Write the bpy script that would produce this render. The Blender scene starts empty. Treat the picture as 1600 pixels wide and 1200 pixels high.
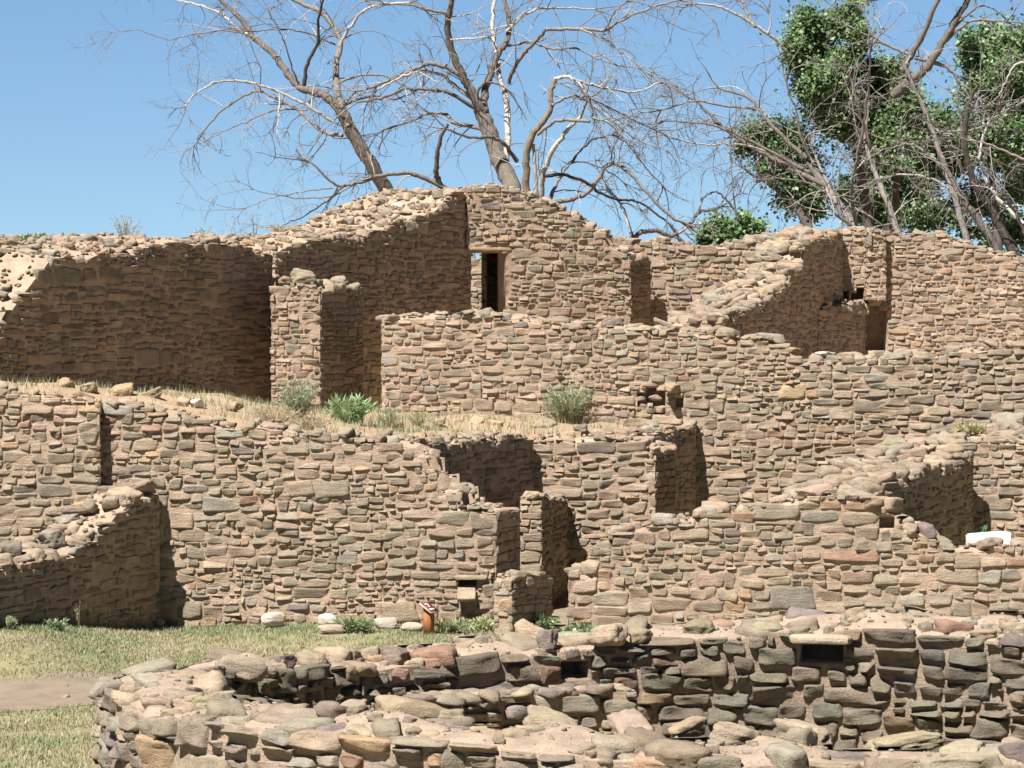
import bpy, bmesh, math, random
import numpy as np
from mathutils import Vector, Matrix

# ------------------------------------------------------------------ camera, sky, sun, exposure
S = bpy.context.scene
COL = S.collection
F_PX, ZC = 5000.0, 5.0                       # focal length in photo pixels, eye height over the lawn
PITCH = math.atan(120.0 / F_PX)
cd = bpy.data.cameras.new('camera'); cam = bpy.data.objects.new('camera', cd); COL.objects.link(cam)
cd.sensor_width = 36.0; cd.lens = F_PX / 1600.0 * 36.0
cd.clip_start = 0.5; cd.clip_end = 20000.0
cam.location = (0, 0, ZC); cam.rotation_euler = (math.pi / 2 - PITCH, 0, 0)
S.camera = cam

SUN_DIR = np.array([0.36, 0.55, -1.0]); SUN_DIR /= np.linalg.norm(SUN_DIR)   # the way the light travels
sun_el = math.asin(-SUN_DIR[2])
to_sun = -SUN_DIR
W = bpy.data.worlds.new('World'); S.world = W; W.use_nodes = True
nt = W.node_tree; nt.nodes.clear()
wo = nt.nodes.new('ShaderNodeOutputWorld'); bg = nt.nodes.new('ShaderNodeBackground')
sky = nt.nodes.new('ShaderNodeTexSky'); sky.sky_type = 'NISHITA'; sky.sun_disc = False
sky.sun_elevation = sun_el
sky.sun_rotation = math.atan2(to_sun[0], to_sun[1])
sky.altitude = 1700; sky.air_density = 1.0; sky.dust_density = 0.25; sky.ozone_density = 1.6
tc = nt.nodes.new('ShaderNodeTexCoord'); sx = nt.nodes.new('ShaderNodeSeparateXYZ')
ma = nt.nodes.new('ShaderNodeMath'); ma.operation = 'MULTIPLY_ADD'; ma.inputs[1].default_value = 1.3; ma.inputs[2].default_value = 0.07
cx = nt.nodes.new('ShaderNodeCombineXYZ'); nm = nt.nodes.new('ShaderNodeVectorMath'); nm.operation = 'NORMALIZE'
nt.links.new(tc.outputs['Generated'], sx.inputs[0]); nt.links.new(sx.outputs[0], cx.inputs[0]); nt.links.new(sx.outputs[1], cx.inputs[1])
nt.links.new(sx.outputs[2], ma.inputs[0]); nt.links.new(ma.outputs[0], cx.inputs[2])
nt.links.new(cx.outputs[0], nm.inputs[0]); nt.links.new(nm.outputs[0], sky.inputs['Vector'])
bg.inputs['Strength'].default_value = 0.05
# clear desert air: pale and bright near the horizon, deep blue overhead
gr = nt.nodes.new('ShaderNodeValToRGB'); ge = gr.color_ramp.elements
ge[0].position = 0.0; ge[0].color = (.765, .84, .86, 1); ge[1].position = .6; ge[1].color = (.06, .065, .075, 1)
gm = ge.new(.10); gm.color = (.81, .945, .98, 1); gm = ge.new(.22); gm.color = (.22, .25, .28, 1)
gx = nt.nodes.new('ShaderNodeMix'); gx.data_type = 'RGBA'; gx.blend_type = 'MULTIPLY'; gx.inputs[0].default_value = 1.0
gs = nt.nodes.new('ShaderNodeVectorMath'); gs.operation = 'SCALE'; gs.inputs['Scale'].default_value = 1.2
nt.links.new(sx.outputs[2], gr.inputs[0]); nt.links.new(sky.outputs[0], gx.inputs[6]); nt.links.new(gr.outputs[0], gx.inputs[7])
nt.links.new(gx.outputs[2], gs.inputs[0]); nt.links.new(gs.outputs[0], bg.inputs[0]); nt.links.new(bg.outputs[0], wo.inputs[0])
sl = bpy.data.lights.new('sun', 'SUN'); so = bpy.data.objects.new('sun', sl); COL.objects.link(so)
sl.energy = 5.0; sl.angle = math.radians(0.53); sl.color = (1.0, 0.955, 0.915)
so.rotation_euler = Vector(SUN_DIR).to_track_quat('-Z', 'Y').to_euler(); so.location = (-20, -30, 80)
S.view_settings.view_transform = 'Standard'; S.view_settings.look = 'None'
S.view_settings.exposure = 1.22; S.view_settings.gamma = 1.0; S.view_settings.use_curve_mapping = False

# ------------------------------------------------------------------ helpers
def ray(px, py):
    a = (px - 800.0) / F_PX; b = -(py - 600.0) / F_PX
    c, s = math.cos(PITCH), math.sin(PITCH)
    return np.array([a, c + b * s, -s + b * c])
def P(px, py, d):                             # world point of the photo pixel at distance d along y
    r = ray(px, py); return np.array([0, 0, ZC]) + r * (d / r[1])
def X(px, d):
    return P(px, 480, d)[:2]

def new_mesh(name, V, Fq, cols=None, mat=None, smooth=True, parent=None, base=(0, 0, 0), Ft=None):
    """V (n,3) world points, Fq (m,4) quads, Ft (k,3) triangles -> one linked object"""
    V = np.asarray(V, np.float64) - np.asarray(base)
    me = bpy.data.meshes.new(name)
    nq = 0 if Fq is None else len(Fq); ntr = 0 if Ft is None else len(Ft)
    loops = np.concatenate([np.asarray(a, np.int32).ravel() for a, n in ((Fq, nq), (Ft, ntr)) if n])
    starts = np.concatenate([np.arange(nq) * 4, nq * 4 + np.arange(ntr) * 3]).astype(np.int32)
    me.vertices.add(len(V)); me.vertices.foreach_set('co', V.astype(np.float32).ravel())
    me.loops.add(len(loops)); me.loops.foreach_set('vertex_index', loops)
    me.polygons.add(nq + ntr); me.polygons.foreach_set('loop_start', starts)
    me.update(calc_edges=True)
    if smooth: me.polygons.foreach_set('use_smooth', np.ones(nq + ntr, bool))
    if cols is not None:
        at = me.color_attributes.new('Col', 'FLOAT_COLOR', 'POINT')
        c = np.ones((len(V), 4), np.float32); c[:, :3] = cols
        at.data.foreach_set('color', c.ravel())
    me.validate(); me.update()
    if mat: me.materials.append(mat)
    o = bpy.data.objects.new(name, me); COL.objects.link(o)
    if parent is not None: o.parent = parent
    else: o.location = base
    return o
def tag(o, label=None, cat=None, group=None, kind=None):
    if label: o['label'] = label
    if cat: o['category'] = cat
    if group: o['group'] = group
    if kind: o['kind'] = kind
    return o
def thing(name, label, cat, loc, group=None):
    o = bpy.data.objects.new(name, None); COL.objects.link(o); o.location = loc; o.empty_display_size = .2
    return tag(o, label, cat, group)

class Bag:                                    # gathers pieces of one mesh
    def __init__(s): s.V = []; s.Q = []; s.T = []; s.C = []; s.n = 0
    def add(s, V, Q=None, C=None, T=None):
        V = np.asarray(V).reshape(-1, 3)
        if Q is not None and len(Q): s.Q.append(np.asarray(Q) + s.n)
        if T is not None and len(T): s.T.append(np.asarray(T) + s.n)
        C = np.broadcast_to(np.asarray(C if C is not None else (1, 1, 1), float), (len(V), 3)); s.C.append(C)
        s.V.append(V); s.n += len(V)
    def build(s, name, mat, parent=None, base=(0, 0, 0), smooth=True):
        return new_mesh(name, np.concatenate(s.V), np.concatenate(s.Q) if s.Q else None, np.concatenate(s.C), mat,
                        smooth, parent, base, np.concatenate(s.T) if s.T else None)

def grid_quads(nu, nv):
    i = np.arange(nu - 1)[:, None] * nv + np.arange(nv - 1)[None, :]
    i = i.ravel(); return np.stack([i, i + nv, i + nv + 1, i + 1], 1)

def smooth01(x): x = np.clip(x, 0, 1); return x * x * (3 - 2 * x)
def waves(rng, n, f, amp, dim=3):             # cheap smooth noise: a sum of random plane waves
    K = rng.normal(size=(n, dim)) * f; ph = rng.uniform(0, 6.28, n); a = amp * rng.uniform(.4, 1, n) / math.sqrt(n)
    return lambda p: (np.sin(p @ K.T + ph) * a).sum(-1)

# ------------------------------------------------------------------ materials
def mat_new(name):
    m = bpy.data.materials.new(name); m.use_nodes = True; t = m.node_tree; t.nodes.clear()
    o = t.nodes.new('ShaderNodeOutputMaterial'); b = t.nodes.new('ShaderNodeBsdfPrincipled')
    t.links.new(b.outputs[0], o.inputs[0]); b.inputs['Roughness'].default_value = .92
    b.inputs['Specular IOR Level'].default_value = .2
    return m, t, b, o
def nz(t, scale, detail=6, rough=.6, vec=None):
    n = t.nodes.new('ShaderNodeTexNoise'); n.inputs['Scale'].default_value = scale
    n.inputs['Detail'].default_value = detail; n.inputs['Roughness'].default_value = rough
    if vec is not None: t.links.new(vec, n.inputs['Vector'])
    return n
def ramp(t, src, stops):
    r = t.nodes.new('ShaderNodeValToRGB'); e = r.color_ramp.elements
    while len(e) < len(stops): e.new(.5)
    for k, (p, c) in enumerate(stops): e[k].position = p; e[k].color = (*c, 1) if len(c) == 3 else c
    t.links.new(src, r.inputs[0]); return r
def mixc(t, kind, fac, a, b):
    m = t.nodes.new('ShaderNodeMix'); m.data_type = 'RGBA'; m.blend_type = kind
    for s, v in ((m.inputs[0], fac), (m.inputs[6], a), (m.inputs[7], b)):
        if hasattr(v, 'links') or hasattr(v, 'is_linked'): t.links.new(v, s)
        else: s.default_value = v if not isinstance(v, tuple) else (*v, 1)
    return m.outputs[2]
def geo_pos(t):
    g = t.nodes.new('ShaderNodeNewGeometry'); return g.outputs['Position']
def attr_col(t):
    a = t.nodes.new('ShaderNodeAttribute'); a.attribute_name = 'Col'; return a.outputs['Color']

def stone_material():
    m, t, b, o = mat_new('sandstone_masonry'); pos = geo_pos(t); c = attr_col(t)
    n1 = nz(t, 5.0, 5, .6, pos); n2 = nz(t, 38, 8, .7, pos); n3 = nz(t, 1.1, 3, .5, pos)
    r1 = ramp(t, n1.outputs[0], [(.3, (.80, .79, .77)), (.7, (1.16, 1.15, 1.13))])
    r2 = ramp(t, n2.outputs[0], [(.28, (.70, .69, .68)), (.5, (1, 1, 1)), (.75, (1.22, 1.2, 1.17))])
    r3 = ramp(t, n3.outputs[0], [(.35, (.93, .93, .92)), (.65, (1.06, 1.05, 1.04))])
    c = mixc(t, 'MULTIPLY', 1.0, c, r1.outputs[0]); c = mixc(t, 'MULTIPLY', 1.0, c, r2.outputs[0]); c = mixc(t, 'MULTIPLY', 1.0, c, r3.outputs[0])
    # bedding lines: noise stretched along the courses
    mp = t.nodes.new('ShaderNodeMapping'); mp.inputs['Scale'].default_value = (3, 3, 26); t.links.new(pos, mp.inputs[0])
    n4 = nz(t, 1.0, 5, .65, mp.outputs[0])
    r4 = ramp(t, n4.outputs[0], [(.3, (.86, .85, .83)), (.65, (1.07, 1.06, 1.05))]); c = mixc(t, 'MULTIPLY', .8, c, r4.outputs[0])
    n6 = nz(t, 9.0, 6, .7, pos); n7 = nz(t, 2.2, 3, .5, pos)
    sp = ramp(t, n6.outputs[0], [(.64, (0, 0, 0)), (.72, (1, 1, 1))]); sq = ramp(t, n7.outputs[0], [(.52, (0, 0, 0)), (.62, (1, 1, 1))])
    lm = t.nodes.new('ShaderNodeMath'); lm.operation = 'MULTIPLY'; t.links.new(sp.outputs[0], lm.inputs[0]); t.links.new(sq.outputs[0], lm.inputs[1])
    l2 = t.nodes.new('ShaderNodeMath'); l2.operation = 'MULTIPLY'; l2.inputs[1].default_value = .45; t.links.new(lm.outputs[0], l2.inputs[0])
    n8 = nz(t, 3.5, 2, .5, pos); lc = ramp(t, n8.outputs[0], [(.45, (.48, .45, .39)), (.56, (.40, .26, .10))])
    c = mixc(t, 'MIX', l2.outputs[0], c, lc.outputs[0])
    n9 = nz(t, 130, 5, .8, pos); r9 = ramp(t, n9.outputs[0], [(.3, (.74, .73, .72)), (.7, (1.2, 1.19, 1.17))]); c = mixc(t, 'MULTIPLY', .7, c, r9.outputs[0])
    t.links.new(c, b.inputs['Base Color'])
    ad = t.nodes.new('ShaderNodeMath'); ad.operation = 'MULTIPLY_ADD'; ad.inputs[1].default_value = .6
    t.links.new(n4.outputs[0], ad.inputs[0]); t.links.new(n2.outputs[0], ad.inputs[2])
    bu = t.nodes.new('ShaderNodeBump'); bu.inputs['Strength'].default_value = .8; bu.inputs['Distance'].default_value = .045
    t.links.new(ad.outputs[0], bu.inputs['Height']); t.links.new(bu.outputs[0], b.inputs['Normal'])
    return m
def bark_material():
    m, t, b, o = mat_new('weathered_bark'); pos = geo_pos(t); c = attr_col(t)
    mp = t.nodes.new('ShaderNodeMapping'); mp.inputs['Scale'].default_value = (22, 22, 5); t.links.new(pos, mp.inputs[0])
    n1 = nz(t, 1, 6, .7, mp.outputs[0])
    r1 = ramp(t, n1.outputs[0], [(.32, (.45, .43, .41)), (.6, (1.12, 1.1, 1.08))]); c = mixc(t, 'MULTIPLY', .85, c, r1.outputs[0])
    t.links.new(c, b.inputs['Base Color'])
    bu = t.nodes.new('ShaderNodeBump'); bu.inputs['Strength'].default_value = .7; bu.inputs['Distance'].default_value = .05
    t.links.new(n1.outputs[0], bu.inputs['Height']); t.links.new(bu.outputs[0], b.inputs['Normal']); return m
def leaf_material():
    m, t, b, o = mat_new('leaf'); c = attr_col(t); b.inputs['Roughness'].default_value = .5; b.inputs['Specular IOR Level'].default_value = .45
    t.links.new(c, b.inputs['Base Color'])
    tr = t.nodes.new('ShaderNodeBsdfTranslucent'); t.links.new(c, tr.inputs[0])
    mx = t.nodes.new('ShaderNodeMixShader'); mx.inputs[0].default_value = .28
    t.links.new(b.outputs[0], mx.inputs[1]); t.links.new(tr.outputs[0], mx.inputs[2]); t.links.new(mx.outputs[0], o.inputs[0]); return m
def ground_material(name, stops, s1, s2, bump=.4):
    m, t, b, o = mat_new(name); pos = geo_pos(t)
    n1 = nz(t, s1, 5, .6, pos); n2 = nz(t, s2, 8, .75, pos)
    c = ramp(t, n1.outputs[0], stops).outputs[0]
    r2 = ramp(t, n2.outputs[0], [(.3, (.68, .67, .65)), (.7, (1.22, 1.2, 1.18))]); c = mixc(t, 'MULTIPLY', .9, c, r2.outputs[0])
    t.links.new(c, b.inputs['Base Color'])
    bu = t.nodes.new('ShaderNodeBump'); bu.inputs['Strength'].default_value = bump; bu.inputs['Distance'].default_value = .04
    t.links.new(n2.outputs[0], bu.inputs['Height']); t.links.new(bu.outputs[0], b.inputs['Normal']); return m
def wood_material(name, ca, cb, rough=.75):
    m, t, b, o = mat_new(name); pos = geo_pos(t); b.inputs['Roughness'].default_value = rough
    mp = t.nodes.new('ShaderNodeMapping'); mp.inputs['Scale'].default_value = (60, 60, 4); t.links.new(pos, mp.inputs[0])
    n1 = nz(t, 1, 5, .6, mp.outputs[0]); c = ramp(t, n1.outputs[0], [(.3, ca), (.7, cb)]).outputs[0]
    t.links.new(c, b.inputs['Base Color']); return m
def paint_material(name, ca, cb, sc=30, rough=.6):
    m, t, b, o = mat_new(name); b.inputs['Roughness'].default_value = rough
    n1 = nz(t, sc, 5, .6, geo_pos(t)); t.links.new(ramp(t, n1.outputs[0], [(.3, ca), (.7, cb)]).outputs[0], b.inputs['Base Color']); return m

M_STONE = stone_material(); M_BARK = bark_material(); M_LEAF = leaf_material()
M_GROUND = ground_material('dry_lawn_soil', [(.3, (.215, .18, .115)), (.5, (.225, .205, .11)), (.7, (.29, .24, .16))], .9, 22)
M_PATH = ground_material('packed_path', [(.3, (.215, .175, .128)), (.5, (.27, .22, .162)), (.7, (.305, .25, .188))], 2.6, 55, .8)
M_EARTH = ground_material('rubble_earth', [(.3, (.30, .22, .145)), (.7, (.38, .285, .195))], 2.0, 18, .6)

# ------------------------------------------------------------------ masonry
PAL = np.array([(.46, .375, .26), (.43, .345, .24), (.385, .335, .24), (.35, .29, .215), (.50, .36, .22), (.42, .275, .19), (.31, .26, .225), (.385, .355, .27), (.47, .36, .26)]) * .76 * np.array([.975, .975, 1.06])
PRB = np.array([.25, .24, .19, .10, .035, .015, .012, .07, .09]); PRB /= PRB.sum()
MORTAR = np.array((.51, .393, .30)) * .82
def stone_cols(rng, n, tone=(1, 1, 1), prb=PRB):
    c = PAL[rng.choice(len(PAL), n, p=prb)] * rng.uniform(.84, 1.13, (n, 1)) * (1 + rng.normal(0, .012, (n, 3)))
    return c * np.asarray(tone)

def cells(rng, L, z0, z1, sc, scu=1.0):
    sc = sc * .84; out = []; z = z0 - rng.uniform(0, .2)
    while z < z1 + .1:
        band = rng.uniform(.29, .42) * sc; u = -rng.uniform(0, .8)
        while u < L:
            bw = rng.uniform(.5, 1.35) * sc * scu
            k = rng.choice([1, 2, 3], p=[.03, .71, .26])
            hs = rng.dirichlet(np.ones(k) * 13) * band; zz = z
            for h in hs:
                m = max(1, int(round(bw / (min(max(h * rng.uniform(1.3, 2.6), .16 * sc), .55 * sc) * scu))))
                ws = rng.dirichlet(np.ones(m) * 9) * bw; uu = u
                for w in ws:
                    if h > .2 * sc and rng.random() < .12:      # a chinking stone over or under
                        f = rng.uniform(.25, .4)
                        out.append((uu, uu + w, zz, zz + h * f)); out.append((uu, uu + w, zz + h * f, zz + h))
                    else: out.append((uu, uu + w, zz, zz + h))
                    uu += w
                zz += h
            u += bw
        z += band
    return np.array(out)

def face_stones(bag, rng, L, zb, zt, fmap, sc=1.0, holes=(), tone=(1, 1, 1), res=(9, 7), prot=.02, gap=.011, prb=PRB, flip=False, rough=1.0, scu=1.0):
    us = np.linspace(0, L, 80); z_lo = zb(us).min(); z_hi = zt(us).max()
    c = cells(rng, L, z_lo, z_hi, sc, scu)
    ph = rng.uniform(0, 6, 4)
    wob = lambda u, z: sc * (.045 * np.sin(u * 1.1 + ph[0] + z * .7) + .03 * np.sin(u * 2.9 + ph[1] - z * 1.3))
    dz = wob((c[:, 0] + c[:, 1]) / 2, c[:, 2]); c[:, 2] += dz; c[:, 3] += dz
    c[:, 0] = np.maximum(c[:, 0], rng.uniform(-.05, .02, len(c))); c[:, 1] = np.minimum(c[:, 1], L + rng.uniform(-.04, .03, len(c)))
    um = (c[:, 0] + c[:, 1]) / 2
    top = zt(um); bot = zb(um)
    over = c[:, 3] > top + .03
    c[over, 3] = top[over] + rng.uniform(-.03, .07, over.sum()) * min(sc, 1.3)
    c[:, 2] = np.maximum(c[:, 2], bot)
    for (h0, h1, g0, g1) in holes:
        ov = (c[:, 0] < h1) & (c[:, 1] > h0) & (c[:, 2] < g1 - .01) & (c[:, 3] > g0 + .01)
        for i in np.where(ov)[0]:
            a = [h0 - c[i, 0], c[i, 1] - h1, g0 - c[i, 2], c[i, 3] - g1]; k = int(np.argmax(a))
            if a[k] < .05: c[i, 1] = c[i, 0] - 1
            elif k == 0: c[i, 1] = h0
            elif k == 1: c[i, 0] = h1
            elif k == 2: c[i, 3] = g0
            else: c[i, 2] = g1
    w = c[:, 1] - c[:, 0]; h = c[:, 3] - c[:, 2]
    ok = (w > .07) & (h > .05 * sc); c = c[ok]; w = w[ok]; h = h[ok]; n = len(c)
    if not n: return
    g = rng.uniform(.5, 1.7, n) * gap; uc = (c[:, 0] + c[:, 1]) / 2; zc = (c[:, 2] + c[:, 3]) / 2
    w = np.maximum(w - 2 * g, .05); h = np.maximum(h - 2 * g * rng.uniform(.5, 1.4, n), .03)
    nu, nv = res
    lin = lambda k: np.sign(np.linspace(-1, 1, k)) * np.abs(np.linspace(-1, 1, k)) ** .55
    s, t = np.meshgrid(lin(nu), lin(nv), indexing='ij'); s = s.ravel()[None]; t = t.ravel()[None]
    k1 = rng.uniform(.0, .30, (n, 1)); k2 = rng.uniform(.0, .34, (n, 1))
    ss = s * np.sqrt(1 - k1 * t * t / 2); tt = t * np.sqrt(1 - k2 * s * s / 2)
    J = rng.normal(0, 1, (n, 4, 2)) * np.minimum(h, w)[:, None, None] * .11
    B = np.stack([(1 - s) * (1 - t), (1 + s) * (1 - t), (1 + s) * (1 + t), (1 - s) * (1 + t)], -1) / 4       # (1,m,4)
    jit = np.einsum('amk,nkd->nmd', B, J)
    f = rng.uniform(2, 5, (n, 4)); p4 = rng.uniform(0, 6.28, (n, 4))
    lump = sum(np.sin(f[:, k:k + 1] * (s if k % 2 else t) + p4[:, k:k + 1]) for k in range(4)) * .022 * np.minimum(h, .3)[:, None]
    U = uc[:, None] + ss * w[:, None] / 2 + jit[..., 0] + lump * np.sign(s) * np.abs(s)
    Z = zc[:, None] + tt * h[:, None] / 2 + jit[..., 1] + lump * t
    e = (np.abs(s) ** 7 + np.abs(t) ** 7) ** (1 / 7)
    pr = prot * rng.uniform(.6, 1.35, (n, 1))
    N = pr * (1 - .9 * smooth01((e - .84) / .22) ** 1.2)
    N += (rng.normal(0, .014, (n, 1)) * s + rng.normal(-.004, .014, (n, 1)) * t) * rough
    fx = rng.uniform(4, 16, (n, 6)); fz = rng.uniform(8, 34, (n, 6)); pp = rng.uniform(0, 6.28, (n, 6))
    for k in range(6):
        N += np.sin(fx[:, k:k + 1] * (U - uc[:, None]) * rng.choice([-1, 1]) + fz[:, k:k + 1] * (Z - zc[:, None]) + pp[:, k:k + 1]) * .0042 * rough
    N += rng.normal(0, .0022, N.shape) * rough
    # skirt back into the mortar
    idx = np.arange(nu * nv).reshape(nu, nv)
    ringi = np.concatenate([idx[:, 0], idx[-1, 1:], idx[-2::-1, -1], idx[0, -2:0:-1]])
    Ur = U[:, ringi]; Zr = Z[:, ringi]
    U = np.concatenate([U, Ur], 1); Z = np.concatenate([Z, Zr], 1); N = np.concatenate([N, np.full(Ur.shape, -.07)], 1)
    q = grid_quads(nu, nv); m = nu * nv; r = len(ringi)
    a = np.arange(r); sk = np.stack([ringi[a], m + a, m + (a + 1) % r, ringi[(a + 1) % r]], 1)[:, ::-1]
    sk = sk[:, [0, 3, 2, 1]][:, ::-1]
    Q = np.concatenate([q, sk[:, ::-1]]);
    if flip: Q = Q[:, ::-1]
    tot = m + r
    QQ = (Q[None] + (np.arange(n) * tot)[:, None, None]).reshape(-1, 4)
    V = fmap(U.ravel(), Z.ravel(), N.ravel())
    cc = stone_cols(rng, n, tone, prb)
    C = np.repeat(cc, tot, 0)
    bag.add(V, QQ, C)

_ico = {}
def ico(sub):
    if sub not in _ico:
        bm = bmesh.new(); bmesh.ops.create_icosphere(bm, subdivisions=sub, radius=1)
        _ico[sub] = (np.array([v.co[:] for v in bm.verts]), np.array([[v.index for v in f.verts] for f in bm.faces])); bm.free()
    return _ico[sub]
def rot_mats(rng, n, tilt):
    a = rng.uniform(0, 6.28, n); b = rng.normal(0, tilt, n); c = rng.normal(0, tilt, n)
    ca, sa, cb, sb, cc, sc_ = np.cos(a), np.sin(a), np.cos(b), np.sin(b), np.cos(c), np.sin(c)
    o, z = np.ones(n), np.zeros(n)
    mk = lambda r: np.array(r).transpose(2, 0, 1)
    return mk([[cb, z, sb], [z, o, z], [-sb, z, cb]]) @ mk([[o, z, z], [z, cc, -sc_], [z, sc_, cc]]) @ mk([[ca, -sa, z], [sa, ca, z], [z, z, o]])
def rocks(bag, rng, pos, size, cols, sub=2, tilt=.25, pw=26, rough=1.0, K=11):
    """angular stones: pos (n,3), size (n,3) half extents"""
    D, T = ico(sub); n = len(pos)
    for k0 in range(0, n, 60):
        k1 = min(n, k0 + 60); m = k1 - k0
        nn = rng.normal(size=(m, K, 3)); nn /= np.linalg.norm(nn, axis=-1, keepdims=True)
        ax6 = np.array([(0, 0, 1), (0, 0, -1), (1, 0, 0), (-1, 0, 0), (0, 1, 0), (0, -1, 0)], float); nn[:, :6] = ax6 + rng.normal(0, .13, (m, 6, 3)); nn /= np.linalg.norm(nn, axis=-1, keepdims=True)
        dd = np.concatenate([rng.uniform(.62, .9, (m, 6)), rng.uniform(.72, 1.15, (m, K - 6))], 1)
        dots = np.maximum(np.einsum('vc,mkc->mvk', D, nn), 0) / dd[:, None]
        r = ((dots ** pw).sum(-1) + .8 ** pw) ** (-1 / pw)
        pv = D[None] * r[..., None]
        f = rng.normal(size=(m, 8, 3)) * 5.5; ph = rng.uniform(0, 6.28, (m, 8))
        nzv = np.sin(np.einsum('mvc,mkc->mvk', pv, f) + ph[:, None]).sum(-1) * .014 + rng.normal(0, .009, r.shape)
        bz = np.sin(pv[..., 2] * rng.uniform(14, 30, (m, 1)) + pv[..., 0] * rng.normal(0, 3, (m, 1)) + rng.uniform(0, 6, (m, 1)))
        nzv = nzv + .012 * np.sign(bz) * np.abs(bz) ** .4
        pv = pv * (1 + nzv * rough)[..., None] * size[k0:k1, None]
        R = rot_mats(rng, m, tilt)
        V = np.einsum('mij,mvj->mvi', R, pv) + pos[k0:k1, None]
        TT = (T[None] + (np.arange(m) * len(D))[:, None, None]).reshape(-1, 3)
        bag.add(V, None, np.repeat(cols[k0:k1], len(D), 0), TT)

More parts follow.
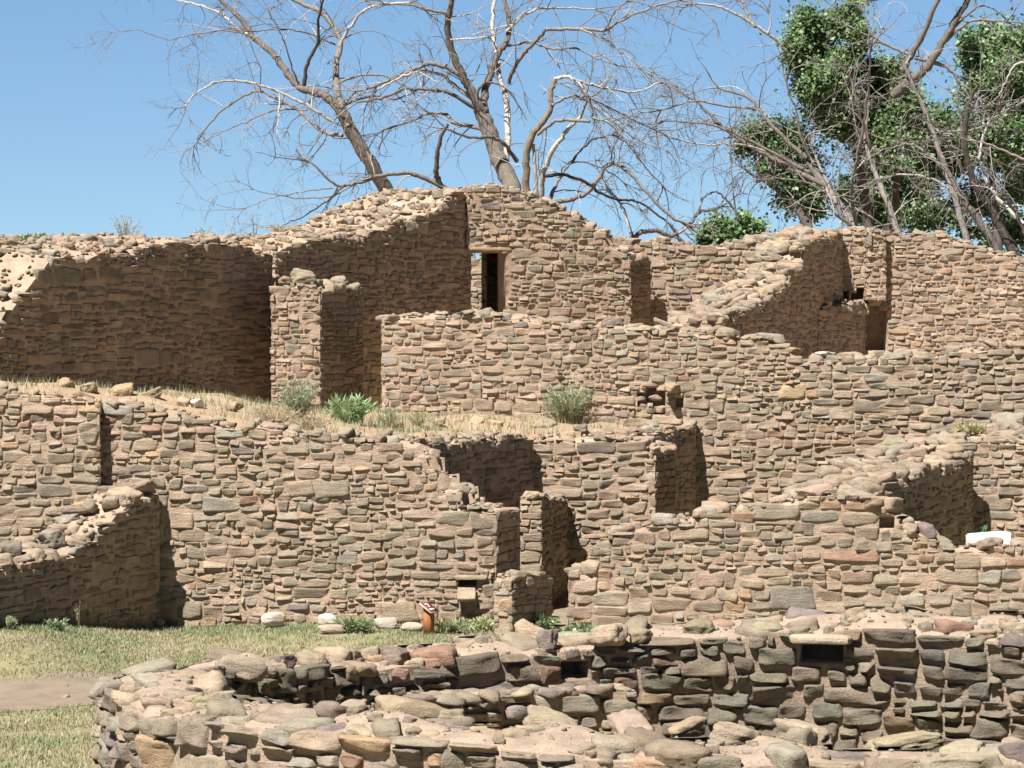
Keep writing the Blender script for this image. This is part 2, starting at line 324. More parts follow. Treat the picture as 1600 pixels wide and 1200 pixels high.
class Wall:
    """a masonry wall between two plan points, its face towards the eye"""
    def __init__(s, label, A, B, top, bot, T=.7, back=None, sc=1.0, seed=1, holes=(), skewL=0, skewR=0, endL=True, endR=True,
                 tone=(1, 1, 1), cap=9, capsize=1.0, prot=.02, prb=PRB, scu=1.0, group=None, cat='wall', name='masonry_wall', hole_depth=.35, gap=.011):
        rng = s.rng = np.random.default_rng(seed)
        a = np.array(X(*A)); b = np.array(X(*B)); s.a = a; L = s.L = np.linalg.norm(b - a)
        e = s.e = (b - a) / L; nrm = s.n = np.array([e[1], -e[0]])
        s.T = T
        pt = np.array([s.unp(*q) for q in top]); s.zt0 = lambda u: np.interp(u, pt[:, 0], pt[:, 1])
        if np.isscalar(bot): zb = lambda u: np.full(np.shape(u), float(bot))
        else:
            pb = np.array([s.unp(*q) for q in bot]); zb = lambda u: np.interp(u, pb[:, 0], pb[:, 1])
        s.zb = zb
        w1 = waves(rng, 6, 5.0, .05, 1)
        zt = s.zt = lambda u: np.maximum(s.zt0(u) + w1(np.asarray(u)[..., None]), zb(u) + .02)
        if back:
            pk = np.array([s.unp(*q, off=T) for q in back]); zk = lambda u: np.interp(u, pk[:, 0], pk[:, 1])
        else: zk = lambda u: zt(u) - .03
        s.zk = zk
        fm = s.fmap = lambda u, z, n: np.stack([a[0] + e[0] * u + nrm[0] * n, a[1] + e[1] * u + nrm[1] * n, z], -1)
        hl = []
        for (x0, y0, x1, y1) in holes:
            p0 = s.unp(x0, y0); p1 = s.unp(x1, y1); hl.append((p0[0], p1[0], p1[1], p0[1]))
        s.hl = hl
        # ---- mortar core
        bag = Bag()
        us = list(np.arange(0, L, .11)) + [L]
        if not np.isscalar(bot):
            us += [x for i in range(len(pb)) for x in (pb[i, 0],)]
        us += list(pt[:, 0])
        for h in hl: us += [h[0], h[0] + .006, h[1] - .006, h[1]]
        us = np.unique(np.clip(us, 0, L)); zlo = zb(us).min(); zhi = zt(us).max()
        zs = list(np.arange(zlo, zhi, .11)) + [zhi]
        for h in hl: zs += [h[2], h[2] + .006, h[3] - .006, h[3]]
        zs = np.unique(zs)
        U, Z = np.meshgrid(us, zs, indexing='ij'); Z = np.clip(Z, zb(us)[:, None], np.maximum(zt(us) - .05, zb(us) + .01)[:, None])
        nw = waves(rng, 12, 9.0, .006, 2); N = nw(np.stack([U, Z], -1)) + .001 + rng.normal(0, .004, U.shape)
        for i, h in enumerate(hl):
            dpt = hole_depth if np.isscalar(hole_depth) else hole_depth[i]
            ins = (U > h[0] + .003) & (U < h[1] - .003) & (Z > h[2] + .003) & (Z < h[3] - .003)
            N = np.where(ins, -dpt, N)
        V = fm(U.ravel(), Z.ravel(), N.ravel())
        mc = MORTAR * np.asarray(tone)
        bag.add(V, grid_quads(len(us), len(zs)), mc)
        # ---- top, back, underside, ends
        nv = max(3, int(T / .13)); v = np.linspace(0, 1, nv)
        sk = skewL + (skewR - skewL) * us / L
        Ut = us[:, None] + sk[:, None] * v[None]; Nt = np.array(np.broadcast_to(-T * v[None], Ut.shape)); Nt[:, 0] = N[:, -1]
        tw = waves(rng, 12, 4.0, .07, 2)
        Zt = zt(us)[:, None] * (1 - v) + zk(us)[:, None] * v + tw(np.stack([Ut, Nt], -1)) * np.minimum(1, v * 4)[None] - .02 * (v > 0)
        Zt[:, 0] = Z[:, -1]; Zt = np.maximum(Zt, zb(us)[:, None]); s.top_grid = (us, v, Ut, Nt, Zt)
        Vt = fm(Ut.ravel(), Zt.ravel(), Nt.ravel()); bag.add(Vt, grid_quads(len(us), nv), mc * 1.0)
        Vb = fm(np.stack([Ut[:, -1]] * 2, 1).ravel(), np.stack([Zt[:, -1], zb(us)], 1).ravel(), np.full(2 * len(us), -T)); bag.add(Vb, grid_quads(len(us), 2), mc)
        Vu = fm(np.stack([Ut[:, -1], us], 1).ravel(), np.stack([zb(us), zb(us)], 1).ravel(), np.stack([np.full(len(us), -T), np.zeros(len(us))], 1).ravel())
        bag.add(Vu, grid_quads(len(us), 2), mc)
        face_stones(bag, rng, L, zb, zt, fm, sc, hl, tone, prot=prot, prb=prb, gap=gap, scu=scu)
        for side, use in ((0, endL), (1, endR)):
            i = -1 if side else 0; u0 = us[i]; du = (skewR if side else skewL)
            Le = math.hypot(du, T); ee = e * (du / Le) - nrm * (T / Le)          # front -> back
            org = a + e * u0; ne = np.array([ee[1], -ee[0]]) * (1 if side else -1)
            ztE = lambda q, i=i: np.interp(q, v * Le, Zt[i]) ; zbE = lambda q, u0=u0: np.full(np.shape(q), float(zb(np.array([u0]))[0]))
            fe = lambda q, z, n, org=org, ee=ee, ne=ne: np.stack([org[0] + ee[0] * q + ne[0] * n, org[1] + ee[1] * q + ne[1] * n, z], -1)
            q = np.linspace(0, Le, nv); zlE = np.linspace(0, 1, 14)
            Qg = np.repeat(q[:, None], 14, 1); Zg = zbE(q)[:, None] * (1 - zlE) + Zt[i][:, None] * zlE
            bag.add(fe(Qg.ravel(), Zg.ravel(), np.full(Qg.size, -.012)), grid_quads(nv, 14)[:, ::(1 if side else -1)], mc)
            if use: face_stones(bag, rng, Le, zbE, ztE, fe, sc, (), tone, prot=.016, gap=.008, flip=not side, prb=prb, scu=1.4, rough=.5)
        base = fm(np.array([L / 2]), np.array([zb(np.array([L / 2]))[0]]), np.array([-T / 2]))[0]
        s.base = base
        s.root = thing(name, label, cat, base, group)
        # ---- broken top: stones lying in the mortar of the wall head
        if cap:
            area = L * math.hypot(T, np.abs(zk(us) - zt(us)).mean()); n = int(area * cap)
            s.cap_bag = Bag() if n > 40 else bag
            iu = rng.uniform(0, L, n); iv = rng.uniform(.04, .96, n)
            sz = np.stack([rng.uniform(.10, .26, n), rng.uniform(.08, .18, n), rng.uniform(.04, .10, n)], 1) * sc * capsize
            iv = np.maximum(iv, np.minimum(sz[:, 0] * .62 / T, .5)); zz = zt(iu) * (1 - iv) + zk(iu) * iv
            keep = zz > zb(iu) + .1; iu, iv, zz, sz = iu[keep], iv[keep], zz[keep], sz[keep]; n = len(iu)
            skk = (skewL + (skewR - skewL) * iu / L) * iv
            pos = fm(iu + skk, zz + sz[:, 2] * rng.uniform(-.3, .45, n), -T * iv)
            rocks(s.cap_bag, rng, pos, sz, stone_cols(rng, n, np.asarray(tone) * 1.04, prb), 3, .2)
            n = int(area * 34); iu = rng.uniform(0, L, n); iv = rng.uniform(.02, .98, n); cz = rng.uniform(.018, .06, n) * sc
            zz = zt(iu) * (1 - iv) + zk(iu) * iv; keep = zz > zb(iu) + .1; iu, iv, zz, cz = iu[keep], iv[keep], zz[keep], cz[keep]
            pos = fm(iu + (skewL + (skewR - skewL) * iu / L) * iv, zz + cz * .2 + tw(np.stack([iu, -T * iv], -1)) * np.minimum(1, iv * 4), -T * iv)
            rocks(s.cap_bag, rng, pos, np.stack([cz * 1.3, cz, cz * .6], 1), stone_cols(rng, len(cz), tone, prb), 1, .4)
            if s.cap_bag is not bag: s.cap_bag.build('rubble_cap', M_STONE, s.root, base)
        bag.build('wall_face', M_STONE, s.root, base)
    def unp(s, px, py, off=0.0):
        r = ray(px, py); o = s.a - s.n * off
        # (r*t - o).n = 0
        t = (o @ s.n) / (r[:2] @ s.n); p = r[:2] * t
        return ((p - o) @ s.e, ZC + r[2] * t)

# ---------------------------------------------------------------- ground
KC = np.array([2.6, 36.1]); KO = np.array([7.2, 6.2]); KI = np.array([5.95, 5.0])
def ground_z(x, y):
    z = .45 * smooth01((-5.0 - x) / 2.2) * smooth01((y - 40.5) / 4.5)
    z = z + .05 * np.sin(x * .9 + 1) * np.sin(y * .6) * (np.abs(x) < 14)
    k = np.hypot((x - KC[0]) / (KO[0] + KI[0]) * 2, (y - KC[1]) / (KO[1] + KI[1]) * 2)
    return np.where(k < 1, -1.8, z)
xs = np.concatenate([[-6000, -2000, -500, -120, -40, -20], np.arange(-12, 12.01, .2), [20, 40, 120, 500, 2000, 6000]])
ys = np.concatenate([[-3000, -600, -100, 0, 15, 22], np.arange(25, 58.01, .2), [64, 70, 90, 140, 300, 1000, 3000, 9000]])
GX, GY = np.meshgrid(xs, ys, indexing='ij')
tag(new_mesh('ground', np.stack([GX, GY, ground_z(GX, GY)], -1).reshape(-1, 3), grid_quads(len(xs), len(ys)), None, M_GROUND), kind='structure')
# trodden path left of the kiva, bending round behind it to the gap in the walls
pl = np.array([(-16, 39.9), (-9, 40.3), (-6, 41.0), (-4, 42.8), (-2, 45.2), (-.3, 47.0), (.9, 48.6), (1.0, 51), (.9, 54)])
tt_ = np.linspace(0, 1, 80); tk = np.linspace(0, 1, len(pl)); cxy = np.stack([np.interp(tt_, tk, pl[:, 0]), np.interp(tt_, tk, pl[:, 1])], 1)
for _ in range(6): cxy[1:-1] = (cxy[:-2] + cxy[1:-1] * 2 + cxy[2:]) / 4
tg = np.gradient(cxy, axis=0); tg /= np.linalg.norm(tg, axis=1, keepdims=True); nn_ = np.stack([-tg[:, 1], tg[:, 0]], 1)
prg = np.random.default_rng(5); wl = 1.22 - .67 * smooth01((tt_ - .45) / .3); vv = np.linspace(-1, 1, 13)
wv = waves(prg, 6, 3, .12, 1)(cxy[:, :1])
PX = cxy[:, None] + nn_[:, None] * (vv[None, :, None] * (wl + wv)[:, None, None])
tag(new_mesh('path', np.concatenate([PX, (ground_z(PX[..., 0], PX[..., 1]) + .008)[..., None]], -1).reshape(-1, 3), grid_quads(80, 13), None, M_PATH), kind='structure')

# terrace of earth between the lower and the upper walls
ctrl = np.array([P(-60, 598, 54)[:3], P(0, 602, 55), P(200, 612, 59), P(400, 634, 63), P(165, 640, 50.6), P(-60, 622, 50.4), P(300, 660, 50.4), P(540, 686, 50.4),
                 P(620, 693, 50.9), P(832, 685, 55), P(1085, 673, 60.2), P(700, 652, 61), P(1000, 664, 61), P(597, 646, 61), P(500, 645, 64), P(560, 640, 68), P(730, 640, 72)])
def terrace_z(x, y):
    d = (x[..., None] - ctrl[:, 0]) ** 2 + (y[..., None] - ctrl[:, 1]) ** 2 + .05
    w = d ** -1.5; return (w * ctrl[:, 2]).sum(-1) / w.sum(-1)
poly = [X(-255, 50.4), X(590, 50.5), X(600, 51.1), X(800, 55.5), X(905, 56.5), X(1055, 60.6), X(1090, 61.3), X(600, 61.3), X(600, 72.4), X(725, 72.4), X(432, 64.3), X(-167, 52.5)]
def inside(x, y, poly):
    r = np.zeros(np.shape(x), bool); n = len(poly)
    for i in range(n):
        (x0, y0), (x1, y1) = poly[i], poly[(i + 1) % n]
        c = ((y0 > y) != (y1 > y)) & (x < (x1 - x0) * (y - y0) / (y1 - y0 + 1e-12) + x0); r ^= c
    return r
step = .12
tx = np.arange(-11.5, 4.0, step); ty = np.arange(49.5, 73, step); TX, TY = np.meshgrid(tx, ty, indexing='ij')
trng = np.random.default_rng(8); tw_ = waves(trng, 14, 3.0, .06, 2)
TZ = terrace_z(TX, TY) + tw_(np.stack([TX, TY], -1)) + trng.normal(0, .006, TX.shape)
qs = grid_quads(len(tx), len(ty)); cxq = TX.ravel()[qs].mean(1); cyq = TY.ravel()[qs].mean(1)
tq = qs[inside(cxq, cyq, poly)]
te = np.concatenate([tq[:, [k, (k + 1) % 4]] for k in range(4)]); tkey = np.sort(te, 1) @ np.array([10 ** 6, 1])
uk, ui, uc_ = np.unique(tkey, return_index=True, return_counts=True); tb = te[ui[uc_ == 1]]                # open edges get an earth bank down into the walls
TV = np.stack([TX, TY, TZ], -1).reshape(-1, 3); nV = len(TV); lowV = TV - np.array([0, 0, .9])
tag(new_mesh('terrace', np.concatenate([TV, lowV]), np.concatenate([tq, np.stack([tb[:, 1], tb[:, 0], tb[:, 0] + nV, tb[:, 1] + nV], 1)]), None, M_EARTH), kind='structure')
# the mound behind the ruin that carries the trees
mx = np.concatenate([np.linspace(-45, -3.2, 30), np.linspace(-1.2, 60, 40)]); my = np.concatenate([np.arange(62, 78, .5), np.linspace(78, 150, 24)]); MX, MY = np.meshgrid(mx, my, indexing='ij')
MZ = 3.55 * smooth01((MY - np.where(MX > -2.2, 61.9, 73)) / np.where(MX > -2.2, .6, 3)) * smooth01((150 - MY) / 50) * smooth01((MX + 45) / 20) * smooth01((60 - MX) / 20) + .1 * np.sin(MX) * np.sin(MY * .7) - .1
tag(new_mesh('mound', np.stack([MX, MY, MZ], -1).reshape(-1, 3), grid_quads(len(mx), len(my)), None, M_EARTH), kind='structure')
def mound_z(x, y): return 3.4

# ---------------------------------------------------------------- the walls
GB = 'lit lower walls of the ruin'
W0 = Wall('sunlit sandstone wall at the far left, ending in a dark vertical slot', (-255, 49.75), (155, 49.75), [(-60, 606), (0, 612), (60, 622), (110, 628), (155, 630)], -.1, T=.8, seed=11, endL=False, cap=10)
W1 = Wall('long sunlit sandstone wall behind the lawn, stepping down at its right end, with a small vent hole', (160, 50.0), (775, 49.9),
          [(160, 634), (230, 640), (300, 656), (405, 670), (535, 678), (548, 690), (600, 690), (640, 693), (642, 706), (662, 708), (663, 735), (684, 738), (685, 765), (712, 768), (714, 793), (775, 797)],
          -.1, T=.9, skewR=.36, seed=12, holes=[(716, 904, 745, 917), (720, 940, 742, 966)], hole_depth=[.5, .12], endL=False, cap=9)
# lower buttress at the broken right end
W1b = Wall('low broken masonry stump at the foot of the long wall, beside the passage', (772, 49.15), (800, 49.1), [(772, 905), (800, 902)], -.1, T=1.2, skewR=.42, skewL=.0, seed=13, cap=16, back=[(772, 900), (860, 895)])
W2 = Wall('shaded diagonal wall at the left edge of the lawn, its rubble top falling toward the camera', (-40, 44.3), (248, 49.9),
          [(-40, 890), (0, 885), (60, 880), (110, 868), (150, 840), (190, 795), (205, 777), (248, 770)], -.1, T=.85, seed=14, scu=1.35, gap=.017, endL=True, endR=False, cap=10, capsize=1.3,
          back=[(-60, 868), (0, 860), (60, 838), (100, 812), (150, 770), (200, 764), (225, 766)])
W3 = Wall('large shaded wall at upper left under an overgrown rubble top', (-167, 52.2), (432, 64.0),
          [(-60, 575), (0, 503), (30, 470), (55, 430), (76, 405), (95, 400), (180, 396), (225, 386), (280, 374), (330, 380), (400, 388), (432, 400)], 2.6, T=3.0, seed=15, endL=False, endR=False, cap=7,
          back=[(-200, 374), (0, 371), (100, 373), (200, 379), (250, 376), (330, 371), (400, 366), (445, 360)], prot=.03, scu=1.35, gap=.017)
W5 = Wall('high shaded wall rising to the left of the doorway, broad sunlit rubble on top', (430, 63.7), (736, 71.3),
          [(430, 395), (440, 386), (480, 375), (560, 369), (600, 358), (620, 348), (650, 340), (680, 326), (700, 308), (736, 297)], 2.4, T=2.2, seed=16, endL=False, endR=False, cap=8,
          back=[(380, 372), (440, 362), (460, 350), (500, 333), (540, 318), (580, 303), (640, 293), (700, 288), (740, 289)], prot=.03, scu=1.35, gap=.017)
W4 = Wall('narrow sunlit masonry pier against the big shaded wall, shaded on its right side', (424, 61.8), (500, 61.8), [(424, 452), (440, 445), (470, 440), (500, 458)], 2.7, T=2.0, skewR=.74, skewL=.7, seed=17, cap=14, capsize=1.35,
          back=[(440, 455), (480, 440), (520, 455), (570, 480)], sc=.85)
ld = P(760, 393, 71.5)[2]
W7 = Wall('tall sunlit wall with the doorway, its top sloping down to the right', (730, 71.0), (985, 72.1),
          [(730, 288), (760, 290), (800, 296), (850, 314), (885, 330), (920, 350), (943, 368), (950, 384), (975, 400), (985, 409)],
          [(730, 394), (789.4, 394), (789.8, 520), (985, 520)], T=1.35, skewR=.95, seed=18, endL=False, cap=9)
W7b = Wall('low sunlit wall seen through the doorway', (680, 77.0), (775, 77.0), [(680, 402), (775, 406)], 3.0, T=.5, seed=19, cap=8)
W8 = Wall('sunlit back wall between the doorway wall and the rubble slope', (945, 74.0), (1215, 74.5),
          [(945, 368), (1000, 374), (1060, 380), (1100, 390), (1150, 384), (1190, 372), (1215, 366)], 3.0, T=.8, seed=20, cap=9, capsize=1.2)
W9 = Wall('shaded cross wall at upper right under a steep sunlit rubble slope', (1128, 64.0), (1316, 73.9),
          [(1128, 497), (1150, 488), (1175, 484), (1200, 470), (1222, 450), (1235, 432), (1252, 415), (1258, 385), (1275, 372), (1316, 366)], 2.8, T=1.25, seed=21, scu=1.35, gap=.017, endR=False, cap=15, capsize=1.35,
          back=[(1030, 512), (1055, 500), (1100, 470), (1150, 438), (1180, 395), (1200, 372), (1240, 357), (1300, 354)])
W11 = Wall('low shaded wall stub in front of the ragged hole at upper right', (1278, 71.6), (1352, 74.1), [(1278, 478), (1352, 474)], 2.8, T=.4, skewL=.95, endL=False, scu=1.35, gap=.017, seed=22, cap=24, endR=False)
W10 = Wall('wide sunlit wall at upper right with a ragged hole', (1312, 74.0), (2050, 74.0),
           [(1312, 360), (1360, 356), (1400, 364), (1480, 369), (1520, 380), (1560, 394), (1600, 404), (1680, 410)], 2.8, T=.8, seed=23, sc=.92,
           holes=[(1318, 455, 1326, 474), (1330, 458, 1340, 474), (1338, 450, 1357, 474), (1350, 492, 1362, 548), (1358, 478, 1374, 548), (1372, 485, 1386, 548)], hole_depth=2.2, cap=10, endR=False)
W10b = Wall('slim masonry buttress on the upper right wall', (1356, 73.7), (1384, 73.75), [(1356, 357), (1384, 362)], [(1356, 470), (1384, 470)], T=.4, seed=24, cap=10, sc=.8)
W6 = Wall('long sunlit middle wall across the ruin, with a broken recess', (597, 61.0), (2050, 60.46),
          [(597, 501), (640, 493), (700, 489), (760, 491), (800, 494), (870, 504), (950, 510), (1000, 514), (1080, 515), (1150, 521), (1220, 534), (1238, 548), (1242, 561), (1300, 561), (1400, 556), (1500, 550), (1560, 545), (1600, 540), (1680, 536)],
          -.2, T=.9, seed=25, sc=1.08, holes=[(996, 614, 1012, 636), (1010, 606, 1026, 630), (1020, 611, 1040, 648), (1056, 622, 1068, 638)], hole_depth=[.2, .34, .26, .18], cap=9, capsize=1.2, endR=False)
W17 = Wall('shaded room wall behind the gap in the long wall', (612, 50.4), (833, 55.1), [(612, 692), (640, 688), (700, 690), (760, 686), (800, 682), (833, 684)], -.1, T=.7, seed=26, scu=1.35, gap=.017, cap=11, endL=False, endR=False)
W14 = Wall('sunlit inner wall right of the shaded room, ending in a shaded edge', (830, 55.2), (1024, 55.2), [(830, 690), (860, 684), (945, 689), (1000, 695), (1024, 708)], -.1, T=1.0, skewR=.40, seed=27, endL=False, cap=10,
           back=[(830, 684), (940, 686), (1000, 690), (1065, 716)])
W16 = Wall('shaded wall closing the narrow room below the middle wall', (940, 56.3), (1087, 60.6), [(870, 684), (940, 683), (1000, 677), (1060, 670), (1087, 667)], -.1, T=.6, seed=28, scu=1.35, gap=.017, cap=10, endL=False, endR=False)
W18 = Wall('short stub wall with a narrow lit end standing in the passage', (846, 52.3), (886, 55.15), [(846, 778), (870, 777), (886, 780)], -.1, T=.36, seed=29, sc=.9, scu=1.35, gap=.017, cap=12, endR=False)
W13 = Wall('sunlit lower right wall behind the round kiva, highest at its middle', (890, 50.6), (2050, 50.0),
           [(890, 899), (936, 893), (942, 868), (954, 850), (970, 832), (1000, 822), (1090, 819), (1094, 803), (1186, 800), (1200, 788), (1255, 784), (1262, 776), (1330, 774), (1365, 786), (1398, 800), (1412, 822), (1440, 836), (1476, 848), (1500, 856), (1600, 854), (1680, 852)],
           -.1, T=.8, seed=30, sc=1.18, endR=False, holes=[(1374, 808, 1398, 826)], hole_depth=.25, cap=9, capsize=1.25, skewL=-.02)
W15 = Wall('shaded diagonal wall at right, under a broad sunlit rubble top', (1372, 51.1), (1522, 56.2), [(1372, 770), (1395, 758), (1430, 746), (1480, 728), (1505, 716), (1522, 708)], -.1, T=1.5, seed=31, scu=1.35, gap=.017, cap=13, capsize=1.5, endR=False,
           back=[(1180, 790), (1230, 770), (1290, 742), (1340, 718), (1400, 700), (1460, 694)])
W12 = Wall('sunlit wall at the right edge beyond the diagonal wall', (1380, 56.9), (2050, 56.0), [(1380, 706), (1450, 698), (1520, 692), (1600, 690), (1680, 688)], -.1, T=1.4, seed=32, cap=10, capsize=1.5, endR=False, endL=False,
           back=[(1380, 694), (1450, 688), (1500, 676), (1600, 668), (1680, 664)])

# small roofed chamber added behind the doorway to darken its right half
def chamber():
    rng = np.random.default_rng(39); b = Bag(); x0, x1 = X(757, 72.7)[0], X(830, 72.7)[0] + .5; y0, y1, z0, z1 = 72.65, 76.2, 3.0, 6.9
    def pan(o, eu, ev, Lu, Lv, flip):                      # a rough masonry panel
        f = lambda u, z, n: o + np.outer(u, eu) + np.outer(z, ev) + np.outer(n, np.cross(eu, ev)) * (-1 if flip else 1)
        g = np.meshgrid(np.linspace(0, Lu, 20), np.linspace(0, Lv, 20), indexing='ij')
        b.add(f(g[0].ravel(), g[1].ravel(), rng.normal(0, .006, 400)), grid_quads(20, 20)[:, ::(-1 if flip else 1)], MORTAR)
        face_stones(b, rng, Lu, lambda u: np.zeros(np.shape(u)), lambda u: np.full(np.shape(u), Lv), f, .9, (), flip=flip, prot=.02)
    ex, ey, ez = np.eye(3)
    pan(np.array([x0, y1, z0]), ex, ez, x1 - x0, z1 - z0, False)
    pan(np.array([x0, y0, z0]), ey, ez, y1 - y0, z1 - z0, False)
    pan(np.array([x1, y0, z0]), ey, ez, y1 - y0, z1 - z0, True)
    pan(np.array([x0, y0, z1]), ex, ey, x1 - x0, y1 - y0, True)
    pan(np.array([x0 - .02, y0, z0]), ey, ez, y1 - y0, z1 - z0, True)
    pan(np.array([x0, y0, z1 + .05]), ex, ey, x1 - x0, y1 - y0, False)
    tag(b.build('shading_chamber', M_STONE, None, ((x0 + x1) / 2, 74.4, z0)), 'roofed masonry box added to darken the right half of the doorway', 'chamber')
chamber()

# parts set into walls
def block(bag, c, ax, ay, az, col, rng, j=.01, n=5):                    # a dressed slab with rounded, worn edges
    g = np.linspace(-1, 1, n); fs = []
    for k in range(3):
        for sg in (-1, 1):
            A, B = np.meshgrid(g, g, indexing='ij'); p = np.zeros((n, n, 3)); p[..., k] = sg; p[..., (k + 1) % 3] = A; p[..., (k + 2) % 3] = B * sg
            fs.append(p.reshape(-1, 3))
    ax, ay, az = (np.asarray(q, float) for q in (ax, ay, az))
    for p in fs:
        q = p / np.maximum(1, (np.abs(p) ** 8).sum(1, keepdims=True) ** .125)
        wv = np.sin(q @ np.array([[3.1, 1.7, 2.2], [1.3, 4.1, 2.9], [2.3, 2.2, 5.1]]).T * 2.1 + rng.uniform(0, .0)).sum(1, keepdims=True) * j
        V = np.asarray(c) + (q[:, :1] * ax + q[:, 1:2] * ay + q[:, 2:] * az) * (1 + wv)
        bag.add(V, grid_quads(n, n), col)
rg = np.random.default_rng(77)
b = Bag(); u0, zl = W7.unp(788, 392); c = W7.fmap(np.array([u0 / 2]), np.array([zl + .03]), np.array([-.42]))[0]
block(b, c, np.append(W7.e, 0) * (u0 / 2 + .22), np.append(W7.n, 0) * .46, (0, 0, .065), (.34, .25, .16), rg)
b.build('lintel', M_STONE, W7.root, W7.base)
b = Bag(); u0, zl = W1.unp(729, 928); c = W1.fmap(np.array([u0]), np.array([zl]), np.array([.08]))[0]
block(b, c, np.append(W1.e, 0) * .15, np.array([0, -.10, -.09]), np.array([0, -.025, .03]), (.34, .28, .205), rg)
u1, z1 = W1.unp(736, 902); c = W1.fmap(np.array([u1]), np.array([z1]), np.array([.0]))[0]
b.build('vent_slab', M_STONE, W1.root, W1.base)
b = Bag(); block(b, c, np.append(W1.e, 0) * .26, (0, -.1, 0), (0, 0, .035), (.40, .34, .24), rg); b.build('lintel', M_STONE, W1.root, W1.base)
b = Bag(); u0, zl = W6.unp(1051, 606); c = W6.fmap(np.array([u0]), np.array([zl]), np.array([.1]))[0]
rocks(b, rg, c[None], np.array([[.13, .26, .10]]), np.array([[.42, .33, .22]]), 3, .1)
for px_, py_, sz_ in ((1006, 636, .10), (1018, 641, .13), (1032, 640, .12), (1024, 622, .10), (1060, 640, .11), (1000, 622, .09)):
    uu_, zz_ = W6.unp(px_, py_); rocks(b, rg, W6.fmap(np.array([uu_]), np.array([zz_]), np.array([-.10])), np.array([[sz_ * 1.3, .12, sz_ * .7]]), stone_cols(rg, 1), 3, .1)
b.build('projecting_stone', M_STONE, W6.root, W6.base)

